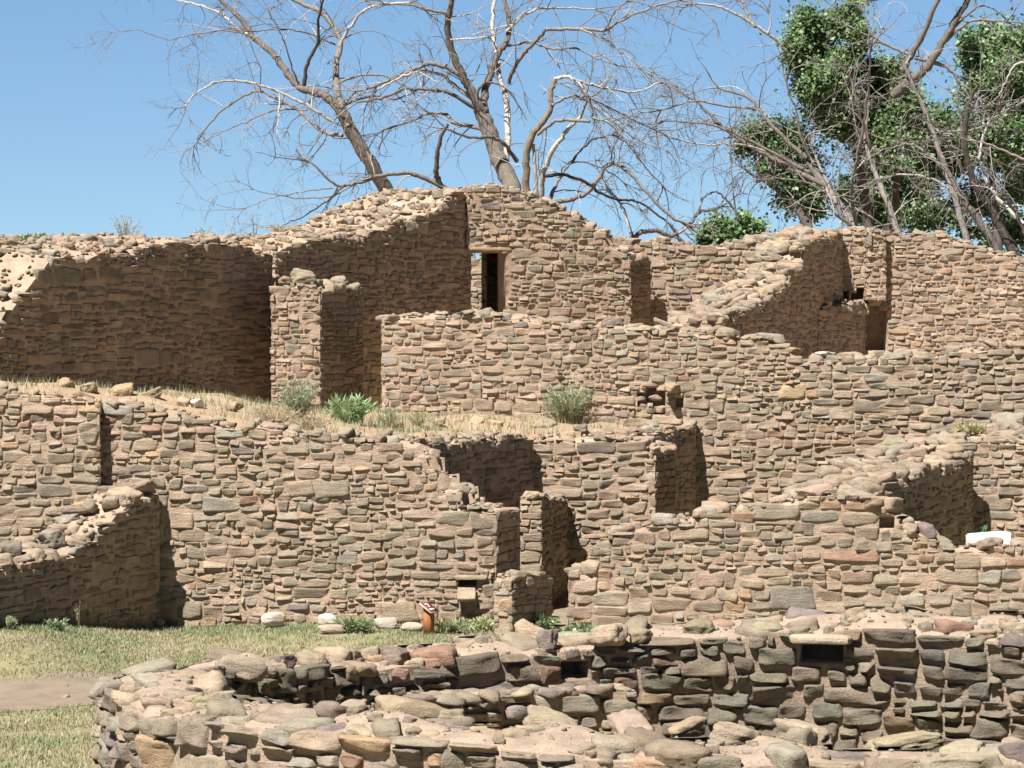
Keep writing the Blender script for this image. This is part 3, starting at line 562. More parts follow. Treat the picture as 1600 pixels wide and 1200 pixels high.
# ---------------------------------------------------------------- the round kiva
def kiva():
    rng = np.random.default_rng(50)
    th_k = np.radians([0, 20, 45, 60, 75, 92, 110, 130, 150, 165, 180, 200, 225, 245, 270, 290, 320, 360])
    zi_k = [.85, .85, .85, .86, .84, .72, .55, .52, .60, .70, .78, .80, .82, .84, .70, .58, .6, .8]
    zo_k = [.9, .95, 1.0, 1.0, .95, .82, .66, .58, .58, .66, .75, .76, .78, .80, .72, .66, .7, .9]
    ZI = lambda th: np.interp(th % (2 * math.pi), th_k, zi_k); ZO = lambda th: np.interp(th % (2 * math.pi), th_k, zo_k)
    Ri = KI.mean(); Ro = KO.mean(); bag = Bag()
    mi = lambda u, z, n: np.stack([KC[0] + (KI[0] - n) * np.cos(u / Ri), KC[1] + (KI[1] - n) * np.sin(u / Ri), z], -1)
    mo = lambda u, z, n: np.stack([KC[0] + (KO[0] + n) * np.cos(u / Ro), KC[1] + (KO[1] + n) * np.sin(u / Ro), z], -1)
    wi = waves(rng, 6, 4, .05, 1); Li = 2 * math.pi * Ri; Lo = 2 * math.pi * Ro
    zti = lambda u: ZI(np.asarray(u) / Ri) + wi(np.asarray(u)[..., None]); zto = lambda u: ZO(np.asarray(u) / Ro) + wi(np.asarray(u)[..., None])
    def hole(px0, py0, px1, py1):              # photo rectangle on the far inner face
        out = []
        for px, py in ((px0, py0), (px1, py1)):
            r = ray(px, py); A = r[0] / KI[0]; B = r[1] / KI[1]; ca, cb = KC[0] / KI[0], KC[1] / KI[1]
            aa = A * A + B * B; bb = -2 * (A * ca + B * cb); cc = ca * ca + cb * cb - 1
            t = (-bb + math.sqrt(bb * bb - 4 * aa * cc)) / (2 * aa); p = r[:2] * t
            th = math.atan2((p[1] - KC[1]) / KI[1], (p[0] - KC[0]) / KI[0]); out.append((th * Ri, ZC + r[2] * t))
        return (out[1][0], out[0][0], out[1][1], out[0][1])
    holes = [hole(1250, 1003, 1318, 1036), hole(877, 1034, 922, 1060)]
    # cores
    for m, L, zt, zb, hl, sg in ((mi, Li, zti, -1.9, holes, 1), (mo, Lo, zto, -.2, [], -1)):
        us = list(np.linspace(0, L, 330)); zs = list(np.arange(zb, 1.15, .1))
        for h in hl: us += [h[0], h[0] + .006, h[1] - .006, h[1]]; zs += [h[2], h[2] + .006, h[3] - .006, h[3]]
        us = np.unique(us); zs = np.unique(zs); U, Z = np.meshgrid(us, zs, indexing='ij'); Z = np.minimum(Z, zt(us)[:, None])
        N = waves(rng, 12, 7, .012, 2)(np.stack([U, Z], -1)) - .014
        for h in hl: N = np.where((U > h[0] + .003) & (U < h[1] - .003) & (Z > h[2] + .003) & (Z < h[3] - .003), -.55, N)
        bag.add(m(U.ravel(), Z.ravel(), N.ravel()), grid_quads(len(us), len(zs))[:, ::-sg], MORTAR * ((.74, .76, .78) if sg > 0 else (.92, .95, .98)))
    # top of the ring
    th = np.linspace(0, 2 * math.pi, 330); v = np.linspace(0, 1, 12)
    TH, VV = np.meshgrid(th, v, indexing='ij'); tw = waves(rng, 20, 2.6, .09, 2)
    PX = KC[0] + (KI[0] + (KO[0] - KI[0]) * VV) * np.cos(TH); PY = KC[1] + (KI[1] + (KO[1] - KI[1]) * VV) * np.sin(TH)
    PZ = zti(th * Ri)[:, None] * (1 - VV) + zto(th * Ro)[:, None] * VV + (tw(np.stack([PX, PY], -1)) + rng.normal(0, .008, PX.shape) + .05) * np.sin(VV * math.pi)
    PX[:, 0] = KC[0] + (KI[0] + .05) * np.cos(th); PY[:, 0] = KC[1] + (KI[1] + .05) * np.sin(th); PZ[:, 0] -= .06
    PX[:, -1] = KC[0] + (KO[0] - .05) * np.cos(th); PY[:, -1] = KC[1] + (KO[1] - .05) * np.sin(th); PZ[:, -1] -= .06
    bag.add(np.stack([PX, PY, PZ], -1).reshape(-1, 3), grid_quads(330, 12), MORTAR * (.93, .96, 1.0))
    prb = np.array([.16, .14, .27, .18, .03, .03, .06, .10, .03]); prb /= prb.sum()
    # stones: only the arcs the eye can meet get full courses; all do, cheaply
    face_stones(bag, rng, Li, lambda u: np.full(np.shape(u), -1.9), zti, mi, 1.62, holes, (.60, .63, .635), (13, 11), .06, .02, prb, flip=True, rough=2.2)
    face_stones(bag, rng, Lo, lambda u: np.full(np.shape(u), -.2), zto, mo, 1.42, (), (.95, .96, .96), (13, 11), .055, .018, prb, flip=False, rough=2.2)
    base = np.array([KC[0], KC[1], 0])
    root = thing('kiva', 'round sunken stone kiva ring in the foreground, rubble along its rim', 'kiva', base)
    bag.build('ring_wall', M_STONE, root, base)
    # bench along the inside
    bb = Bag(); t0, t1 = math.radians(101), math.radians(133)
    mb = lambda u, z, n: np.stack([KC[0] + (KI[0] - .55 - n) * np.cos(t0 + u / 5.0), KC[1] + (KI[1] - .5 - n) * np.sin(t0 + u / 5.0), z], -1)
    Lb = (t1 - t0) * 5.0; ztb = lambda u: np.full(np.shape(u), .12)
    us = np.linspace(0, Lb, 40); U, Z = np.meshgrid(us, np.linspace(-1.9, .12, 14), indexing='ij')
    bb.add(mb(U.ravel(), Z.ravel(), np.zeros(U.size)), grid_quads(40, 14), MORTAR * .95)
    U, Nn = np.meshgrid(us, np.linspace(0, -.62, 6), indexing='ij'); bb.add(mb(U.ravel(), np.full(U.size, .12) + rng.normal(0, .01, U.size), Nn.ravel()), grid_quads(40, 6), MORTAR * .95)
    face_stones(bb, rng, Lb, lambda u: np.full(np.shape(u), -1.9), ztb, mb, 1.3, (), (.95, .97, .98), (11, 9), .08, .022, prb, flip=True, rough=1.8)
    n = 34; u = rng.uniform(0, Lb, n); nn = rng.uniform(-.5, .02, n); sz = np.stack([rng.uniform(.12, .3, n), rng.uniform(.1, .2, n), rng.uniform(.04, .08, n)], 1)
    rocks(bb, rng, mb(u, .12 + sz[:, 2] * .3, nn), sz, stone_cols(rng, n, (1, 1, 1), prb), 2, .15, rough=1.6)
    bb.build('bench', M_STONE, root, base)
    lt = Bag(); h = holes[0]; ang = (h[0] + h[1]) / 2 / Ri; c = mi(np.array([(h[0] + h[1]) / 2]), np.array([h[3] + .05]), np.array([.02]))[0]
    block(lt, c, np.array([-math.sin(ang), math.cos(ang), 0]) * .4, np.array([math.cos(ang), math.sin(ang), 0]) * .25, (0, 0, .055), (.50, .41, .31), rng)
    lt.build('lintel', M_STONE, root, base)
    # rubble cap
    cb = Bag(); n = 330; th = rng.uniform(0, 2 * math.pi, n); v = rng.uniform(.07, .93, n)
    big = rng.random(n) ** 2.2
    sz = np.stack([.08 + .26 * big, .07 + .17 * big, .05 + .12 * big], 1) * rng.uniform(.8, 1.25, (n, 3))
    px = KC[0] + (KI[0] + (KO[0] - KI[0]) * v) * np.cos(th); py = KC[1] + (KI[1] + (KO[1] - KI[1]) * v) * np.sin(th)
    zz = ZI(th) * (1 - v) + ZO(th) * v + .05 * np.sin(v * math.pi) + tw(np.stack([px, py], -1)) * np.sin(v * math.pi)
    rocks(cb, rng, np.stack([px, py, zz + sz[:, 2] * rng.uniform(-.5, .05, n)], 1), sz, stone_cols(rng, n, (1.04, 1.04, 1.02), prb), 3, .12, rough=1.7)
    n = 1500; th = rng.uniform(0, 2 * math.pi, n); v = rng.uniform(.02, .98, n); cz = .010 + .04 * rng.random(n) ** 2.5
    px = KC[0] + (KI[0] + (KO[0] - KI[0]) * v) * np.cos(th); py = KC[1] + (KI[1] + (KO[1] - KI[1]) * v) * np.sin(th)
    zz = zti(th * Ri) * (1 - v) + zto(th * Ro) * v + (tw(np.stack([px, py], -1)) + .05) * np.sin(v * math.pi)
    rocks(cb, rng, np.stack([px, py, zz + cz * .15], 1), np.stack([cz * 1.3, cz, cz * .65], 1), stone_cols(rng, n, (1, 1, 1), prb), 1, .3)
    cb.build('rubble_cap', M_STONE, root, base)
    def rim_z(x, y):
        a = np.arctan2((y - KC[1]) / KO[1], (x - KC[0]) / KO[0]) % (2 * math.pi)
        k = np.hypot((x - KC[0]) / KO[0], (y - KC[1]) / KO[1]); k0 = KI.mean() / KO.mean(); vv = np.clip((k - k0) / (1 - k0), 0, 1)
        return float(ZI(a) * (1 - vv) + ZO(a) * vv)
    return rim_z
rim_z = kiva()

# ---------------------------------------------------------------- loose stones, each a thing
GR = 'loose stones on the kiva rim'
def boulder(label, pos, size, col, group=None, seed=0, name='boulder', cat='stone', pw=46, tilt=.2, rough=1.5, lift=.35):
    rng = np.random.default_rng(seed); b = Bag(); pos = np.asarray(pos, float); size = np.asarray(size, float) * (.86 if group == GR else 1)
    rocks(b, rng, pos[None] + np.array([[0, 0, size[2] * lift]]), np.asarray(size)[None], np.asarray(col)[None] * (.82 if max(col) < .6 else .9), 4, tilt, pw, rough, 18)
    o = b.build(name, M_STONE, None, tuple(pos)); return tag(o, label, cat, group)
def rim_at(px, py, guess=1.0):
    z = guess
    for _ in range(8):
        r = ray(px, py); t = (z - ZC) / r[2]; z = rim_z(r[0] * t, r[1] * t)
    r = ray(px, py); t = (z - ZC) / r[2]; return np.array([r[0] * t, r[1] * t, z])
rim_list = [
 (430, 1046, (.30, .22, .15), (.21, .155, .145), 'dark purple block on the rear left rim of the kiva'),
 (484, 1042, (.28, .24, .19), (.36, .30, .22), 'square tan boulder right of the dark purple block on the kiva rim'),
 (372, 1055, (.38, .28, .19), (.40, .34, .26), 'pale lumpy boulder left of the dark purple block on the kiva rim'),
 (330, 1058, (.26, .2, .12), (.36, .29, .23), 'flat boulder at the left shoulder of the kiva rim'),
 (545, 1032, (.26, .2, .16), (.41, .33, .25), 'round buff boulder on the rear kiva rim, left of the brown trail post'),
 (615, 1030, (.36, .24, .15), (.27, .22, .19), 'broad dark boulder on the rear kiva rim below the brown trail post'),
 (690, 1022, (.24, .18, .15), (.42, .34, .25), 'rounded tan boulder on the rear kiva rim right below the trail post'),
 (725, 1022, (.22, .2, .13), (.38, .30, .21), 'creased grey boulder on the rear kiva rim, right of the rounded tan boulder'),
 (832, 1000, (.30, .22, .20), (.45, .35, .26), 'large light boulder on the kiva rim in front of the passage'),
 (856, 1006, (.18, .16, .17), (.27, .22, .20), 'purplish boulder touching the large light boulder at the passage'),
 (950, 1000, (.30, .2, .19), (.43, .35, .26), 'pale pointed boulder on the far kiva rim right of the passage'),
 (1000, 998, (.17, .17, .14), (.33, .28, .20), 'angular boulder with a dark right side on the far kiva rim'),
 (1092, 988, (.22, .18, .16), (.33, .30, .20), 'olive boulder on the far kiva rim left of the lintel slab'),
 (1200, 990, (.26, .2, .14), (.38, .34, .24), 'flat olive grey boulder on the far kiva rim beside the lintel slab'),
 (640, 1128, (.52, .34, .26), (.42, .34, .24), 'big domed boulder on the near left kiva rim'),
 (543, 1122, (.36, .22, .15), (.40, .34, .26), 'smooth grey slab left of the big domed boulder'),
 (708, 1132, (.24, .2, .14), (.38, .32, .24), 'small boulder right of the big domed boulder'),
 (855, 1140, (.36, .2, .15), (.43, .37, .27), 'smooth tan boulder on the near kiva rim, left of the pale pinkish slab'),
 (985, 1146, (.44, .28, .15), (.44, .35, .29), 'large pale pinkish slab on the near kiva rim'),
 (1075, 1146, (.26, .2, .14), (.45, .36, .26), 'tan boulder right of the pale pinkish slab'),
 (1150, 1158, (.34, .24, .17), (.44, .37, .28), 'pointed grey tan boulder on the near kiva rim'),
 (1255, 1154, (.44, .26, .18), (.46, .38, .29), 'broad rounded boulder near the middle of the near kiva rim'),
 (1415, 1168, (.52, .28, .14), (.42, .37, .25), 'long flat olive slab on the near right kiva rim'),
 (1500, 1188, (.5, .3, .13), (.45, .40, .29), 'wide flat slab at the near right corner of the kiva rim'),
 (1592, 1192, (.3, .24, .2), (.22, .175, .165), 'dark purple boulder at the bottom right corner'),
 (625, 1060, (.16, .12, .11), (.36, .24, .20), 'small reddish stone on the rear left of the kiva wall head'),
 (305, 1088, (.18, .15, .1), (.25, .19, .16), 'dark brown stone on the left kiva rim'),
 (330, 1104, (.26, .16, .1), (.36, .33, .21), 'olive stone in the mortar of the left kiva rim'),
]
for i, (px, py, sz, c, lab) in enumerate(rim_list): boulder(lab, rim_at(px, py), sz, c, GR, 300 + i)

def gpos(px, py, zf=None):
    if zf is not None:
        dd = np.arange(50.5, 73, .05); r = ray(px, py); t = dd / r[1]; zz = zf(r[0] * t, r[1] * t); h = np.where(ZC + r[2] * t < zz)[0]
        i = h[0] if len(h) else 0; return np.array([r[0] * t[i], r[1] * t[i], zz[i]])
    z = 0.0
    for _ in range(8):
        r = ray(px, py); t = (z - ZC) / r[2]; z = float((zf or ground_z)(np.array(r[0] * t), np.array(r[1] * t)))
    r = ray(px, py); t = (z - ZC) / r[2]; return np.array([r[0] * t, r[1] * t, z])
GL = 'pale cobbles on the grass at the wall foot'
for i, (px, py, sz, c, lab) in enumerate([
 (425, 980, (.30, .17, .13), (.62, .54, .48), 'white oval cobble on the grass, leftmost of the large pale ones at the wall foot'),
 (476, 970, (.22, .16, .13), (.42, .39, .34), 'grey rounded cobble behind the two white ones at the wall foot'),
 (510, 978, (.28, .13, .12), (.66, .62, .56), 'long white cobble right of the grey rounded one'),
 (518, 990, (.24, .13, .08), (.52, .42, .35), 'flat pinkish cobble in front of the long white one'),
 (245, 978, (.17, .12, .08), (.46, .43, .36), 'small grey cobble in the grass by the shaded diagonal wall'),
 (602, 982, (.24, .14, .10), (.55, .51, .46), 'pale cobble half hidden in grass left of the trail post'),
 (644, 986, (.22, .12, .08), (.58, .50, .42), 'flat pale cobble just left of the trail post'),
 (394, 958, (.15, .1, .07), (.55, .44, .34), 'cream cobble built in at the foot of the long wall')]):
    boulder(lab, gpos(px, py), np.array(sz) * 1.2, c, GL, 400 + i, 'cobble', 'cobble', pw=5, tilt=.08, rough=.6, lift=.7)
GT = 'rubble stones on the terrace'
for i, (px, py, s_, c, lab) in enumerate([
 (100, 606, .20, (.42, .34, .22), 'tan rubble stone at the left end of the terrace, under the shaded wall'),
 (140, 612, .23, (.44, .36, .24), 'flat tan rubble stone second from the left on the terrace'),
 (190, 618, .26, (.46, .35, .23), 'long buff rubble stone above the dark slot in the left wall'),
 (235, 622, .24, (.40, .33, .22), 'brownish rubble stone left of the pale terrace pieces'),
 (285, 632, .17, (.52, .43, .30), 'upright cream rubble stone left of the white piece on the terrace'),
 (308, 634, .18, (.72, .67, .58), 'white rubble piece on the terrace'),
 (362, 640, .22, (.47, .37, .27), 'squarish pinkish rubble stone right of the white piece'),
 (686, 662, .17, (.47, .37, .25), 'rounded buff rubble stone under the middle wall'),
 (715, 660, .14, (.50, .38, .25), 'small buff rubble stone beside the rounded one under the middle wall'),
 (745, 664, .20, (.52, .39, .26), 'leaning orange buff slab under the middle wall'),
 (775, 665, .17, (.56, .42, .28), 'pale tilted slab right of the leaning orange slab'),
 (852, 668, .24, (.36, .31, .23), 'big grey block above the shaded room, left of the green sagebrush'),
 (908, 676, .20, (.33, .29, .22), 'grey block right of the green sagebrush'),
 (622, 668, .13, (.54, .42, .28), 'upright pale slab in the grass under the middle wall')]):
    p = gpos(px, py, lambda x, y: terrace_z(x, y)); boulder(lab, p, (s_, s_ * .75, s_ * .5), c, GT, 500 + i, 'rubble_stone', 'stone', tilt=.3)
def on_wall(w, px, py, off):                                            # point on the broad head of a wall
    u, z = w.unp(px, py, off); return w.fmap(np.array([u]), np.array([z]), np.array([-off]))[0]
boulder('white stone lying on the rubble top left of the doorway', on_wall(W5, 627, 324, .9), (.22, .16, .08), (.78, .72, .63), None, 601)
boulder('chalky white stone on top of the middle wall at right', on_wall(W6, 1292, 557, .35), (.26, .16, .08), (.72, .68, .62), None, 602)
boulder('large grey boulder on the wall head at the right edge', on_wall(W12, 1572, 672, 1.2), (.40, .28, .22), (.35, .31, .25), None, 603)
boulder('large olive block on the rubble top at right, beside the long flat stone', on_wall(W12, 1400, 704, .3), (.30, .22, .16), (.38, .36, .26), None, 604)
boulder('long flat grey stone on the rubble top at right', on_wall(W12, 1478, 694, .4), (.44, .26, .13), (.38, .34, .26), None, 605)
boulder('grey angular boulder crowning the narrow pier', on_wall(W4, 474, 437, .3), (.30, .22, .17), (.36, .32, .23), None, 606)
boulder('small dark boulder left of the one crowning the narrow pier', on_wall(W4, 446, 441, .3), (.15, .13, .11), (.33, .26, .19), None, 607)
boulder('flat slab lying behind the boulder on the narrow pier', on_wall(W4, 516, 458, .9), (.30, .18, .09), (.40, .34, .24), None, 608)
boulder('dark lumpy boulder on the left end of the diagonal wall', on_wall(W2, 14, 868, .4), (.22, .18, .17), (.27, .24, .20), None, 609)
boulder('grey squarish boulder halfway up the diagonal wall', on_wall(W2, 82, 848, .4), (.26, .18, .14), (.36, .33, .26), None, 610)
boulder('wide grey slab near the top of the diagonal wall', on_wall(W2, 105, 818, .7), (.28, .2, .12), (.36, .33, .27), None, 611)
boulder('mauve rounded stone at the foot of the shaded wall end, middle right', on_wall(W13, 1057, 818, .45), (.16, .13, .09), (.36, .26, .22), None, 612)
boulder('grey round stone left of the white box at right', on_wall(W13, 1470, 846, .5), (.11, .10, .085), (.36, .30, .23), None, 613)

# the white block on the lower right wall
M_WHITE = paint_material('white_plaster', (.58, .57, .55), (.84, .84, .84), 9)
b = Bag(); c = on_wall(W13, 1545, 850, .45)
R45 = np.array([[.99, -.12, 0], [.12, .99, 0], [0, 0, 1]])
block(b, c + (0, 0, .06), R45 @ (.34, 0, .02), R45 @ (0, .2, 0), (-.005, 0, .12), (1, 1, 1), rg, .004, 9)
o = b.build('white_block', M_WHITE, None, tuple(c - (0, 0, .06))); tag(o, 'bright white rectangular block lying on the lower right wall', 'block')

# ---------------------------------------------------------------- trail marker post
def marker_post():
    M_POST = wood_material('red_brown_post', (.22, .085, .035), (.36, .155, .065)); M_PLQ = paint_material('maroon_plaque', (.13, .035, .04), (.17, .05, .055), 40, .45)
    M_LET = paint_material('white_lettering', (.8, .8, .78), (.86, .86, .84)); M_EDGE = wood_material('plaque_edge', (.45, .33, .27), (.55, .42, .35))
    base = gpos(670, 991); root = thing('trail_post', 'short red brown wooden post with a slanted maroon plaque, on the grass before the wall', 'post', tuple(base)); a = math.radians(38)
    R = np.array([[math.cos(a), -math.sin(a), 0], [math.sin(a), math.cos(a), 0], [0, 0, 1]])
    def hexa(bag, P8): bag.add(np.array(P8), [[0, 3, 2, 1], [4, 5, 6, 7], [0, 1, 5, 4], [1, 2, 6, 5], [2, 3, 7, 6], [3, 0, 4, 7]], (1, 1, 1))
    h = .06
    # post with a top cut on the slant; local +x faces right-front
    pts = [(-h, -h), (h, -h), (h, h), (-h, h)]
    R = np.array([[math.cos(-a), -math.sin(-a), 0], [math.sin(-a), math.cos(-a), 0], [0, 0, 1]])
    top = {(-h): .43, h: .36}
    b = Bag(); hexa(b, [base + R @ (x, y, -.05) for x, y in pts] + [base + R @ (x, y, top[x] - .005) for x, y in pts]); b.build('post', M_POST, root, tuple(base), False)
    sl = math.atan2(.07, 2 * h)
    ex = R @ np.array([math.cos(sl), 0, -math.sin(sl)]); ey = R @ np.array([0, 1.0, 0]); en = np.cross(ex, ey)
    c = base + np.array([0, 0, .395]) + en * .012
    def slab(bag, u0, u1, v0, v1, n0, n1):
        hexa(bag, [c + ex * u + ey * v + en * n for n in (n0, n1) for u, v in ((u0, v0), (u1, v0), (u1, v1), (u0, v1))])
    b = Bag(); slab(b, -.13, .13, -.105, .105, -.012, .014); b.build('plaque_board', M_EDGE, root, tuple(base), False)
    b = Bag(); slab(b, -.122, .122, -.097, .097, .0142, .018); b.build('plaque', M_PLQ, root, tuple(base), False)
    b = Bag()                                                           # a seven, read from the low side, and the bar under it
    slab(b, -.085, -.068, -.035, .035, .0182, .0205)
    v0 = [(-.068, .035), (-.068, .018), (.0, -.018), (.0, -.002)]
    hexa(b, [c + ex * u + ey * v + en * n for n in (.0182, .0205) for u, v in ((-.068, .018), (.005, -.014), (.005, .004), (-.068, .035))])
    slab(b, .045, .075, -.055, .055, .0182, .0205)
    b.build('lettering', M_LET, root, tuple(base), False)
marker_post()

# ---------------------------------------------------------------- trees
def tube(bag, pts, rad, sides, col):
    pts = np.asarray(pts, float); n = len(pts)
    tg = np.gradient(pts, axis=0); tg /= np.linalg.norm(tg, axis=1, keepdims=True) + 1e-9
    ref = np.array([.31, .9, .3]); s1 = np.cross(tg, ref); s1 /= np.linalg.norm(s1, axis=1, keepdims=True) + 1e-9; s2 = np.cross(tg, s1)
    a = np.linspace(0, 2 * math.pi, sides, endpoint=False)
    V = pts[:, None] + (s1[:, None] * np.cos(a)[None, :, None] + s2[:, None] * np.sin(a)[None, :, None]) * np.asarray(rad)[:, None, None]
    i = np.arange(n - 1)[:, None] * sides; j = np.arange(sides)[None]; k = (j + 1) % sides
    Q = np.stack([i + j, i + k, i + sides + k, i + sides + j], -1).reshape(-1, 4)
    bag.add(V.reshape(-1, 3), Q, col)
def spline(p, k=6):                           # Catmull-Rom
    p = np.asarray(p, float); q = np.vstack([2 * p[0] - p[1], p, 2 * p[-1] - p[-2]]); out = []
    for i in range(len(p) - 1):
        a, b, c, d = q[i:i + 4]
        for t in np.arange(k) / k: out.append(.5 * ((2 * b) + (c - a) * t + (2 * a - 5 * b + 4 * c - d) * t * t + (3 * b - a - 3 * c + d) * t ** 3))
    out.append(p[-1]); return np.array(out)
BARK = {'brown': (.165, .145, .125), 'dark': (.095, .082, .073), 'grey': (.225, .205, .19), 'white': (.44, .415, .39), 'tan': (.215, .17, .13)}
class Tree:
    def __init__(s, label, root_px, d, seed, cat='tree', name='bare_tree', group=None):
        s.d = d; s.rng = np.random.default_rng(seed); s.limbs = []; s.trunk = Bag(); s.br = Bag(); s.tw = Bag(); s.lf = Bag()
        p = P(root_px[0], root_px[1], d); p[2] = 3.3; s.base = p; s.root = thing(name, label, cat, tuple(p), group)
    def limb(s, pts, w0, w1, col='brown', trunk=False, to_ground=False, twigs=1.0, tlen=1.0, lean=None, tcol=None, wig=1.0):
        rng = s.rng; px = np.asarray(pts, float)
        if px[-1, 1] < 2 and w1 >= 6:                                  # the limb goes on above the picture, thinning out
            st_ = px[-1] - px[-2]; st_ = st_ / np.hypot(*st_) * 55; w0 = w0 + (w1 - w0) * 0
            px = np.vstack([px, px[-1] + st_ + (8, 0), px[-1] + 2 * st_ + (-4, -5), px[-1] + 3 * st_ + (14, 0)]); w1 = w1 * .35
        d0 = s.d
        if s.limbs:
            best = min(((np.hypot(*(L[0] - px[0]).T).min(), i) for i, L in enumerate(s.limbs)))
            if best[0] < 40: L = s.limbs[best[1]]; d0 = L[1][np.hypot(*(L[0] - px[0]).T).argmin()]
        k = 6; q = spline(px, k); m = len(q)
        arc = np.concatenate([[0], np.cumsum(np.hypot(*np.diff(q, axis=0).T))]) * s.d / F_PX
        sl = rng.uniform(-.55, .55) if lean is None else lean
        dd = d0 + sl * arc + .12 * np.sin(arc * 1.3 + rng.uniform(0, 6)) * min(1, arc[-1])
        q = q + rng.normal(0, .8 * wig, q.shape) * np.minimum(1, np.arange(m) / 4)[:, None]
        s.limbs.append((q, dd))
        wp = pts3 = np.array([P(x, y, z) for (x, y), z in zip(q, dd)])
        f = np.linspace(0, 1, m); r = (w0 + (w1 - w0) * f) / 2.7 * dd / F_PX * (1 + .06 * np.sin(np.arange(m) * 1.7 + rng.uniform(0, 6)))
        if to_ground:
            g = pts3[0].copy(); g[2] = 3.2; g[:2] += (pts3[0] - pts3[2])[:2] * .3; pts3 = np.vstack([g, pts3]); r = np.concatenate([[r[0] * 1.3], r])
        c = np.array(BARK[col]) * rng.uniform(.9, 1.1)
        tube(s.trunk if trunk else s.br, pts3, r, 10 if w0 > 12 else 7, c)
        n = int(arc[-1] * 1.9 * twigs)
        for _ in range(n):
            i = int(rng.uniform(.12, 1) * (m - 1)); i = min(max(i, 1), m - 2)
            t = wp[i + 1] - wp[i - 1]; t /= np.linalg.norm(t)
            dr = t * rng.uniform(.2, .9) + rng.normal(0, .55, 3); dr[1] *= .9; dr /= np.linalg.norm(dr)
            s.grow(wp[i], dr, rng.uniform(.7, 2.2) * tlen, min(.018, r[i] * .5), 0, tcol or ('white' if rng.random() < .3 else 'grey'))
        # the limb thins out into a spray
        t = wp[-1] - wp[-3]; t /= np.linalg.norm(t)
        if twigs > 0 and w1 < 7:
            for _ in range(3): s.grow(wp[-1], t + rng.normal(0, .3, 3), rng.uniform(.8, 1.8) * tlen, min(.022, r[-1]), 0, 'grey')
    def grow(s, p, dr, ln, r, lvl, col):
        rng = s.rng; n = 7; pts = [p]; dr = dr / np.linalg.norm(dr); curl = rng.normal(0, .16, 3); curl[2] -= .07
        for k in range(n):
            dr = dr + curl + rng.normal(0, .13, 3); dr = dr / np.linalg.norm(dr); pts.append(pts[-1] + dr * ln / n)
        f = np.linspace(1, .25, n + 1); tube(s.tw, pts, np.maximum(r * f, .0035), 4 if lvl == 0 else 3, np.array(BARK[col]) * rng.uniform(.8, 1.15))
        if lvl < 2:
            for _ in range(rng.integers(2, 5) if lvl == 0 else rng.integers(1, 3)):
                i = rng.integers(2, n); t = pts[i + 1] - pts[i]; t /= np.linalg.norm(t)
                s.grow(pts[i], t + rng.normal(0, .6, 3), ln * rng.uniform(.3, .65), r * .55, lvl + 1, col)
    def leaves(s, px, py, rp, n, tint=(1, 1, 1), dd=0.0, size=1.0, flat=.85):
        rng = s.rng; d = s.d + dd; c = P(px, py, d); R = rp * d / F_PX
        k = max(5, int(9 * (rp / 35) ** 1.5)); cl = rng.normal(size=(k, 3)); cl /= np.linalg.norm(cl, axis=1, keepdims=True); cl *= R * rng.uniform(.15, 1, (k, 1)) ** .6; cl[:, 2] *= flat
        ci = rng.integers(0, k, n); p = c + cl[ci] + rng.normal(0, R * .38, (n, 3)) * np.where(rng.random((n, 1)) < .2, 1.7, .9)
        sz = rng.uniform(.035, .075, n) * size
        nn = rng.normal(size=(n, 3)) + np.array([-.3, -.5, .9]); nn /= np.linalg.norm(nn, axis=1, keepdims=True)
        a = np.cross(nn, rng.normal(size=(n, 3))); a /= np.linalg.norm(a, axis=1, keepdims=True); b = np.cross(nn, a)
        V = np.stack([p - a * sz[:, None], p - b * sz[:, None] * .75 + nn * sz[:, None] * .15, p + a * sz[:, None] * 1.15, p + b * sz[:, None] * .75 + nn * sz[:, None] * .15], 1)
        base = np.array((.13, .205, .085)) * np.asarray(tint); tone = rng.uniform(.75, 1.25, k)
        cc = base * tone[ci][:, None] * rng.uniform(.6, 1.45, (n, 1)) * (1 + rng.normal(0, .06, (n, 3)))
        s.lf.add(V.reshape(-1, 3), np.arange(4 * n).reshape(n, 4), np.repeat(cc, 4, 0))
    def done(s):
        if s.lf.n or 'limb' in s.root.name: g = s.br if s.br.n else s.trunk; g.V += s.tw.V; g.C += s.tw.C; g.Q += [q + g.n for q in s.tw.Q]; g.n += s.tw.n; s.tw = Bag()
        for bag, nm_, mt in ((s.trunk, 'trunk', M_BARK), (s.br, 'branches', M_BARK), (s.tw, 'twigs', M_BARK), (s.lf, 'crown', M_LEAF)):
            if bag.n: bag.build(nm_, mt, s.root, tuple(s.base), smooth=nm_ != 'crown')

t = Tree('dead leafless tree leaning left behind the shaded wall', (612, 310), 84, 71)
t.limb([(616, 320), (604, 298), (577, 252), (550, 207), (532, 172)], 32, 26, 'brown', True, True, .3)
t.limb([(545, 198), (528, 150), (525, 105), (531, 62), (508, 25), (470, 4), (430, -12)], 17, 8, 'grey', False)
t.limb([(535, 175), (505, 148), (472, 138), (452, 120), (430, 88), (396, 58), (372, 24), (335, -8)], 20, 9, 'brown')
t.limb([(474, 138), (480, 100), (495, 70), (498, 30), (506, -8)], 9, 5, 'dark')
t.limb([(392, 56), (368, 42), (345, 20), (310, 8), (275, 0)], 7, 3, 'white', twigs=1.4)
t.limb([(398, 60), (360, 48), (310, 52), (262, 61), (214, 46)], 4, 1.5, 'grey', twigs=.5)
t.limb([(535, 212), (505, 205), (465, 172), (420, 148), (395, 144), (352, 168), (318, 205)], 9, 3, 'grey', twigs=1.6, tlen=1.2)
t.limb([(520, 190), (470, 160), (430, 142), (385, 128), (340, 128), (302, 150), (290, 168)], 7, 3, 'white', twigs=1.3)
t.limb([(480, 172), (430, 172), (385, 190), (340, 210), (300, 230)], 4, 1.6, 'grey', twigs=1.0)
